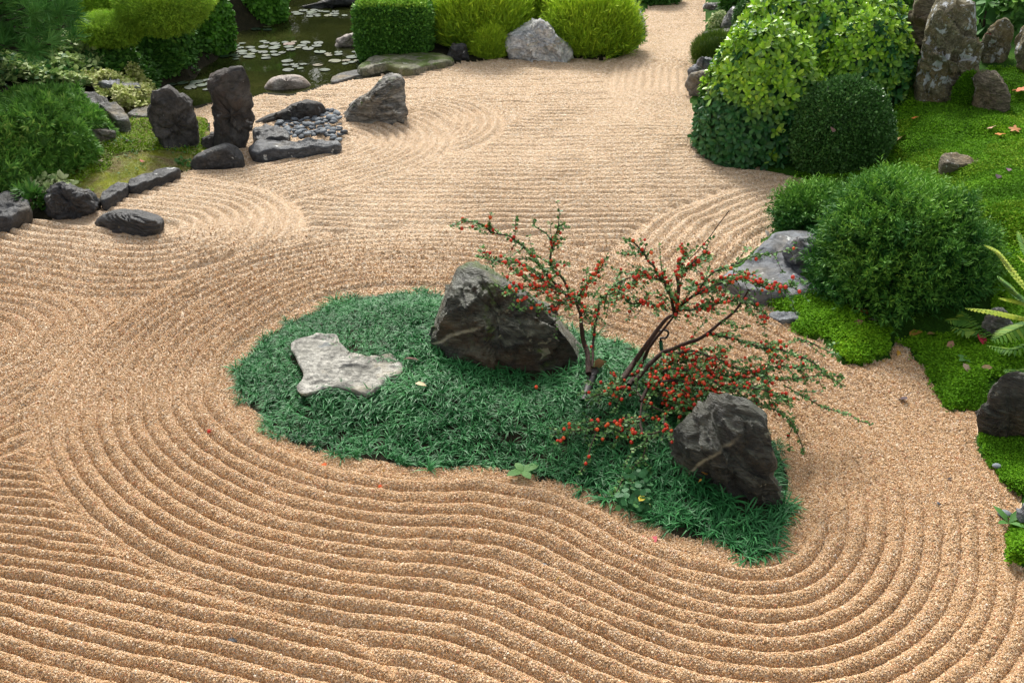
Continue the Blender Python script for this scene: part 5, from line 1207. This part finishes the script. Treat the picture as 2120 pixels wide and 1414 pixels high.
shrub('widest spreading berried shrub in the middle of the island, branches arching over the pointed boulder', b2, Y2, [
    ([(1285, 790, 0), (1312, 752, 0), (1345, 705, -.02), (1378, 662, -.02), (1398, 650, -.02)], .015, 0, 0),
    ([(1300, 800, .02), (1325, 760, .03), (1345, 718, .04), (1375, 680, .05), (1395, 655, .03)], .011, 0, 0),
    ([(1398, 650, -.02), (1405, 600, -.02), (1402, 570, 0), (1412, 548, .02), (1420, 532, .03)], .009, .8, .9),
    ([(1398, 650, -.02), (1385, 610, -.05), (1372, 580, -.08), (1350, 545, -.1), (1325, 515, -.1), (1290, 494, -.1)], .007, .75, .6),
    ([(1372, 580, -.08), (1340, 572, -.1), (1300, 578, -.12), (1262, 600, -.14), (1250, 640, -.15)], .004, .9, .9),
    ([(1385, 640, -.05), (1340, 625, -.1), (1305, 628, -.12), (1280, 600, -.14)], .004, .9, .8),
    ([(1402, 570, 0), (1425, 550, -.03), (1450, 530, -.05), (1462, 520, -.05)], .005, 1.2, 1.2),
    ([(1425, 540, .02), (1462, 500, .04), (1490, 462, .05), (1510, 436, .05)], .0022, 0, .0),
    ([(1400, 640, -.02), (1440, 610, -.1), (1490, 585, -.15), (1540, 575, -.2), (1590, 595, -.25), (1650, 590, -.3)], .006, 1., .9),
    ([(1440, 610, -.1), (1480, 560, -.1), (1530, 545, -.1), (1575, 528, -.1), (1640, 515, -.1)], .004, .8, .3),
    ([(1400, 645, -.02), (1450, 640, -.15), (1500, 625, -.2), (1545, 625, -.25), (1590, 650, -.28)], .005, 1., .9),
    ([(1420, 600, 0), (1450, 590, .08), (1500, 575, .1), (1540, 565, .1)], .004, .9, .9),
    ([(1330, 790, -.02), (1400, 788, -.15), (1470, 772, -.2), (1545, 788, -.25)], .004, 1.1, .9),
    ([(1300, 780, 0), (1350, 765, -.06), (1420, 748, -.1), (1485, 742, -.12)], .004, 1.1, .9),
    ([(1340, 800, -.1), (1400, 835, -.3), (1440, 870, -.4), (1432, 900, -.45)], .004, 1.1, .8),
    ([(1360, 800, -.1), (1440, 808, -.25), (1520, 826, -.35), (1600, 848, -.4)], .004, 1.1, .9),
    ([(1290, 790, 0), (1262, 802, -.05), (1236, 834, -.1)], .003, 1.1, .7),
    ([(1380, 750, -.05), (1440, 765, -.15), (1500, 785, -.25), (1580, 775, -.3)], .004, 1.1, 1.),
    # lower right limb
    ([(1310, 795, .0), (1360, 740, -.03), (1410, 715, -.05), (1450, 700, -.08), (1490, 670, -.08), (1525, 640, -.08), (1550, 600, -.08)], .011, .5, .35),
    ([(1470, 690, -.08), (1530, 700, -.12), (1590, 720, -.15), (1650, 735, -.2), (1710, 770, -.25), (1745, 800, -.3)], .005, .6, .5),
    ([(1380, 735, -.05), (1440, 730, -.12), (1500, 755, -.2), (1560, 770, -.25), (1620, 760, -.28), (1690, 765, -.3)], .006, .9, .8),
    ([(1560, 770, -.25), (1620, 790, -.3), (1680, 780, -.32), (1740, 782, -.36)], .0022, .3, .2),
    ([(1340, 775, -.05), (1400, 765, -.2), (1450, 780, -.3), (1510, 800, -.35), (1570, 805, -.4), (1625, 830, -.42)], .006, 1., .9),
    ([(1510, 800, -.35), (1570, 835, -.42), (1620, 860, -.45), (1650, 890, -.48), (1664, 935, -.5)], .0025, .35, .15),
    ([(1330, 790, -.05), (1370, 800, -.25), (1420, 825, -.35), (1480, 850, -.42), (1530, 870, -.48)], .005, .9, .7),
    ([(1620, 800, -.3), (1680, 830, -.34), (1740, 855, -.36), (1805, 880, -.38)], .0022, .25, .05),
    ([(1650, 700, -.2), (1700, 720, -.22), (1735, 735, -.24)], .003, .7, .1),
], 300, 6)
b3 = hit1(1330, 830); Y3 = b3[1]
shrub('low sprawling berried shrub hanging over the island grass in front', b3, Y3, [
    ([(1325, 835, 0), (1345, 800, -.02), (1390, 790, -.04), (1450, 800, -.05), (1500, 815, -.08)], .008, .9, .8),
    ([(1330, 830, 0), (1310, 810, -.03), (1280, 805, -.05), (1250, 815, -.08), (1215, 825, -.1)], .006, .9, .5),
    ([(1328, 900, -.02), (1326, 850, -.02), (1332, 815, 0)], .006, 0, 0),
    ([(1335, 835, 0), (1380, 850, -.06), (1430, 850, -.10), (1470, 862, -.12), (1525, 895, -.15)], .005, .8, .7),
    ([(1345, 860, -.02), (1300, 870, -.05), (1250, 875, -.08), (1200, 888, -.1), (1145, 898, -.12)], .004, .7, .6),
    ([(1380, 850, -.04), (1380, 885, -.08), (1420, 905, -.1), (1480, 895, -.12), (1530, 900, -.14)], .004, .5, .4),
    ([(1390, 880, -.08), (1340, 900, -.1), (1290, 890, -.1), (1230, 875, -.12)], .004, .9, .9),
    ([(1400, 900, -.08), (1440, 930, -.12), (1455, 955, -.15)], .003, .7, .1),
    ([(1240, 880, -.1), (1225, 920, -.1), (1215, 955, -.1), (1200, 980, -.1)], .003, .15, .3),
    ([(1340, 905, -.08), (1330, 950, -.1), (1300, 975, -.12), (1275, 1020, -.12)], .003, .5, .05),
    ([(1350, 815, -.05), (1400, 830, -.12), (1450, 820, -.15), (1500, 840, -.15), (1560, 850, -.2)], .004, .9, .9),
], 260, 7)
# low round leaved plant at the front of the island
r_ = empty('round_leaf_plant', hit1(1312, 1065), 'round leaved trailing plant hanging over the front edge of the island', 'plant')
Lv = Leaves(); P = hit(rng.uniform(1282, 1342, 110), rng.uniform(1010, 1075, 110)); P[:, 2] += rng.uniform(.02, .09, 110)
Lv.add(oval_t(.45, .02), P, unit(rnd3(110)*[1, 1, .3]), unit(UP+rnd3(110, .35)+[0, -.4, 0]), .028*rng.uniform(.7, 1.2, 110)); Lv.build('leaves', m_leaf('round_leaves', [(0, G(.02, .10, .03)), (.85, G(.05, .18, .06)), (.95, G(.10, .25, .08)), (1, G(.55, .5, .03))], .35, .2, .1), r_, kind='stuff')
def weed1(label, px, py, n, size, w_=.2, cat='plant', el=.35):
    c_ = hit1(px, py); r_ = empty('broad_leaf_weed', c_, label, cat); T_ = oval_t(w_, .03, 0, .25)
    for k in range(n):
        a_ = k*2*math.pi/n+.5; Lv = Leaves(); Lv.add(T_, np.array([c_+[0, 0, .02]]), np.array([[math.cos(a_), math.sin(a_), el]]), np.array([[0, 0, 1.]]), size*rng.uniform(.75, 1.1), rnd=np.array([.6+.3*rng.random()])); Lv.build('leaf', M_WEED, r_, origin=c_)
weed1('single pale broad leaved weed on the front rim of the island', 1082, 985, 4, .065, .30)
weed1('little weed with two long leaves at the lower right edge', 2085, 1092, 4, .085, .17, el=.7)
weed1('grey green seedling in the right ground cover patch', 1996, 752, 4, .04, .35)
weed1('tiny weed by the pond edge left of the pointed rock', 668, 172, 6, .06, .3)
weed1('small weed at the pond edge above the shore paving stone', 772, 138, 7, .07, .3)
weed1('light weed trailing over the edge boulder at the right', 2108, 855, 7, .07, .25)
# irrigation riser in the berried shrub
def m_plain(name, c, rough=.4): b = NB(name); return b.done(b.bsdf(c, rough, None, .5))
q0 = hit1(1372, 748); q0[1] += 0; r_ = empty('drip_riser', q0, 'black and green irrigation riser with a bent hose among the branches', 'irrigation riser')
Yr = q0[1]
T = Tubes(); T.add(catmull([p3(a_, b_, 0, Yr) for a_, b_ in [(1372, 760), (1371, 735), (1370, 725)]], 4), .007, .007, n=8); T.build('stake', m_plain('black_plastic', (.012, .012, .012)), r_)
T = Tubes(); T.add(catmull([p3(a_, b_, 0, Yr) for a_, b_ in [(1370, 725), (1369, 716), (1368, 706)]], 4), .009, .009, n=10); T.build('fitting', m_plain('green_plastic', (.006, .10, .06)), r_)
T = Tubes(); T.add(catmull([p3(a_, b_, 0, Yr) for a_, b_ in [(1368, 706), (1368, 700), (1378, 700), (1384, 690), (1378, 684), (1362, 686)]], 6), .005, .005, n=8); T.build('hose', m_plain('black_hose', (.012, .012, .013)), r_)
q0 = hit1(1238, 762); T = Tubes(); r_ = empty('drain_pipe', q0, 'short black pipe stub in the grass at the foot of the slender berried shrub', 'pipe')
T.add([hit1(1208, 838)+[0, 0, .015], hit1(1222, 800)+[0, 0, .03], hit1(1238, 766)+[0, 0, .035]], .018, .018, n=10); T.build('pipe', m_plain('old_pipe', (.03, .027, .027), .6), r_)
# ------------------------------------------------------------ fallen leaves, each its own thing
def fallen(label, px, py, size, col, w_=.36, lobed=False, lift=.006, tilt=.25, on=None, name='fallen_leaf'):
    c_ = hit1(px, py, 0); c_[2] += lift
    g = np.random.default_rng(int(px*7+py))
    if lobed:
        n_ = 21; a_ = np.linspace(0, 2*math.pi, n_, endpoint=False); rr = .28+.42*np.abs(np.cos(a_*2.5))**1.5; V = np.stack([rr*np.cos(a_), rr*np.sin(a_), .06*np.cos(2*a_)], 1); V = np.concatenate([[[0, 0, .03]], V]); F = [np.array([[0, i, i % n_+1] for i in range(1, n_+1)])]
    else:
        V, F = oval_t(w_, .06, 0, .2); V = V-[.5, 0, 0]
    V = V*size; me = mesh_np(name, V, F, False, {'rnd': np.full(len(V), .5)}); b = NB('fallen_leaf'); nn = b.noise(b.coord(), 40, 3)
    mt = b.done(b.bsdf(b.ramp(nn, [(.3, tuple(x*.65 for x in col)), (.65, col)]), .6, None, .3)); o = link(name, me, mt, loc=c_)
    o.rotation_euler = (g.normal(0, tilt), g.normal(0, tilt), g.uniform(0, 6.28)); tag(o, label, 'leaf', 'fallen leaves')
PK, RD, OR, YE, BR, CRM, PU = (.72, .16, .20), (.45, .02, .03), (.62, .20, .03), (.65, .45, .04), (.16, .075, .035), (.62, .50, .32), (.18, .08, .14)
for a_ in [('pink leaf on the gravel just below the island', 1336, 1119, .045, PK, .4), ('second pink leaf touching the first below the island', 1352, 1121, .042, PK, .4),
           ('small crimson leaf in the grass at the foot of the largest boulder', 992, 756, .045, (.6, .07, .1), .4, True, .06), ('large cream leaf under the yew bush', 1818, 672, .10, (.66, .60, .40), .28, False, .03),
           ('orange brown leaf standing beside the large cream leaf', 1842, 664, .07, (.40, .20, .05), .25, False, .04, .9), ('rust leaf left of the large cream leaf', 1782, 655, .07, (.32, .12, .03), .3, False, .035),
           ('brown leaf below the rust leaf', 1772, 680, .065, BR, .3, False, .03), ('ochre leaf right of the cream leaf at the gravel edge', 1895, 695, .08, (.45, .26, .05), .33, False, .02),
           ('tan leaf next to the ochre leaf', 1932, 698, .07, (.40, .26, .10), .38, False, .02), ('yellow stalk like leaf lying on gravel by the right patch', 1860, 738, .09, (.55, .30, .04), .10, False, .012, .05),
           ('crimson leaf under the ferns', 2030, 712, .07, (.42, .02, .05), .33, False, .03), ('small brown leaf on the right green carpet', 1965, 725, .05, (.36, .20, .12), .3, False, .03),
           ('pale tan leaf on the right green carpet beside the edge boulder', 2040, 772, .045, (.62, .42, .24), .25, False, .03, .7), ('dark leaf on the green carpet left of the pale tan leaf', 1998, 772, .055, (.30, .22, .15), .25, False, .03),
           ('purple leaf resting on top of the yew bush', 1702, 404, .055, (.30, .18, .26), .35, False, .42, .5), ('dark purple leaf on the moss bank, right', 2085, 364, .06, PU, .25, False, .04), ('dark leaf just below the purple leaf on the moss bank', 2064, 378, .06, (.07, .04, .05), .3, False, .04),
           ('orange maple leaf right of the tan layered rock', 2108, 200, .075, (.62, .16, .04), .4, True, .05, .3), ('orange maple leaf in the middle of the moss bank', 2068, 290, .05, OR, .4, True, .04), ('pale orange maple leaf above the middle one', 2098, 280, .06, (.5, .22, .07), .4, True, .04),
           ('faded orange leaf left of the middle maple leaf', 2050, 276, .045, (.55, .32, .2), .3, True, .04), ('small orange leaf below the lichen stones', 1893, 254, .045, OR, .4, True, .035), ('pinkish maple leaf on the shorter lichen stone', 2092, 38, .07, (.72, .42, .28), .4, True, .30, .5),
           ('brown curled leaf at the foot of the clipped ball', 1862, 296, .12, (.35, .22, .08), .22, False, .04, .6), ('tiny red leaf on the tan layered rock', 2028, 150, .04, (.5, .03, .06), .4, True, .27),
           ('cream leaf on the olive moss left of the curb stone', 205, 337, .05, (.75, .58, .45), .45, True, .012), ('reddish leaf on the olive moss above the long curb stone', 296, 339, .045, (.45, .10, .07), .4, False, .02, .6), ('small pinkish leaf above the cream leaf on olive moss', 195, 328, .03, (.6, .35, .25), .4, False, .012),
           ('dark brown leaf in the middle of the olive moss', 260, 296, .05, (.06, .035, .04), .4, False, .012), ('orange leaf at the right edge of the leafy mound', 188, 264, .035, OR, .4, False, .06, .6), ('yellow leaf blade by the bamboo tuft', 68, 433, .05, (.75, .5, .02), .2, False, .03, .8),
           ('pale ivory leaf lying in the island grass below the largest boulder', 872, 815, .05, (.60, .52, .30), .3, False, .05), ('cream leaf in the grass under the berried shrubs', 1258, 832, .065, (.66, .60, .38), .22, False, .06), ('upright tan leaf leaning on the pipe stub', 1236, 778, .08, (.48, .26, .12), .28, False, .06, 1.3),
           ('brown leaves bundle in the grass right of the limestone slab', 852, 762, .07, (.14, .05, .04), .35, False, .05), ('dark scrap of leaf on the bare gravel at the right', 1970, 1000, .04, (.04, .025, .02), .2, False, .02, .5), ('dark leaf scrap on the scuffed gravel under the right patch', 1868, 832, .045, (.07, .04, .05), .35, False, .02, .5),
           ('tiny dark scrap on gravel near the lower right weed', 1962, 1125, .03, (.03, .02, .02), .25, False, .015, .3), ('orange scrap in the gravel left of the island front', 672, 968, .022, (.75, .15, .03), .5, False, .015), ('fallen yellow leaf on the round leaved plant', 1326, 1066, .03, (.7, .55, .03), .45, False, .08),
           ('amber leaf hanging at the tip of a berry branch', 1580, 852, .03, (.70, .36, .02), .45, False, .30, .9), ('ochre leaf in the grass at the foot of the pointed boulder', 1456, 1005, .028, (.55, .26, .04), .4, False, .06), ('ochre leaf below the other one near the pointed boulder', 1446, 1022, .030, (.55, .26, .04), .3, False, .06, .9),
           ('brown leaf at the right side of the island tip', 1640, 1092, .04, (.50, .28, .08), .3, False, .05, .8), ('pale leaf on the slate slab', 1583, 524, .045, (.62, .56, .48), .3, False, .12)]:
    fallen(*a_)
for a_, b_, lb in [(788, 1017, 'single fallen red berry on the gravel below the island'), (434, 902, 'fallen red berry on the gravel left of the island'), (1110, 822, 'pair of red berries lying in the grass below the largest boulder'), (1013, 1276, 'dark red fallen berry far in front on the gravel ridges')]:
    c_ = hit1(a_, b_); o = link('fallen_berry', bm_, loc=(c_[0], c_[1], c_[2]+(.05 if b_ < 830 else .022))); o.scale = (.008,)*3; tag(o, lb, 'berry', 'fallen berries')
for a_, b_, s, lb in [(862, 1060, .016, 'grey pebble on the gravel ridges below the island'), (484, 1333, .017, 'light grey pebble in the near gravel at the lower left'), (1126, 1178, .013, 'dark purple pebble on the gravel in front of the island'), (2062, 972, .02, 'dark pebble at the gravel edge below the edge boulder'), (1938, 1050, .012, 'small dark pebble on gravel at the lower right'), (2078, 1072, .028, 'flat grey stone chip by the lower right weed')]:
    c_ = hit1(a_, b_); o = link('stray_pebble', pebs[1], loc=(c_[0], c_[1], c_[2]+.018)); o.scale = (s, s, s); tag(o, lb, 'pebble', 'stray pebbles')

# ---- crumbs of leaf and twig lying on the gravel
M_CRUMB = m_leaf('litter_crumbs', [(0, G(.03, .018, .012)), (.6, G(.10, .055, .03)), (.8, G(.24, .10, .04)), (.93, G(.40, .26, .06)), (1, G(.10, .20, .03))], .8, 0, .1, 3)
def crumbs():
    P = np.stack([rng.uniform(-3, 3, 2600), 2+7*rng.random(2600)**1.3], 1); sd_ = -sdf(P, SAND); k = (sd_ > 0) & (sdf(P, ISLE) > .0) & (rng.random(2600) < .10+.9*np.exp(-sd_/.25)+.5*np.exp(-np.maximum(sdf(P, ISLE), 0)/.12)); P = P[k]
    z = rake(P); Q_ = np.concatenate([P, (z+.006)[:, None]], 1); m = len(P); Lv = Leaves()
    Lv.add(diamond_t(.30), Q_[::2], rnd3(len(Q_[::2]))*[1, 1, .15], UP+rnd3(len(Q_[::2]), .3), rng.uniform(.006, .020, len(Q_[::2])))
    Lv.add(blade_t(2, .03, .3), Q_[1::2], rnd3(len(Q_[1::2]))*[1, 1, .1], UP+rnd3(len(Q_[1::2]), .2), rng.uniform(.015, .045, len(Q_[1::2])))
    Lv.build('leaf_debris', M_CRUMB, kind='stuff', label='crumbs of dead leaf, needles and twig scattered on the gravel')
crumbs()
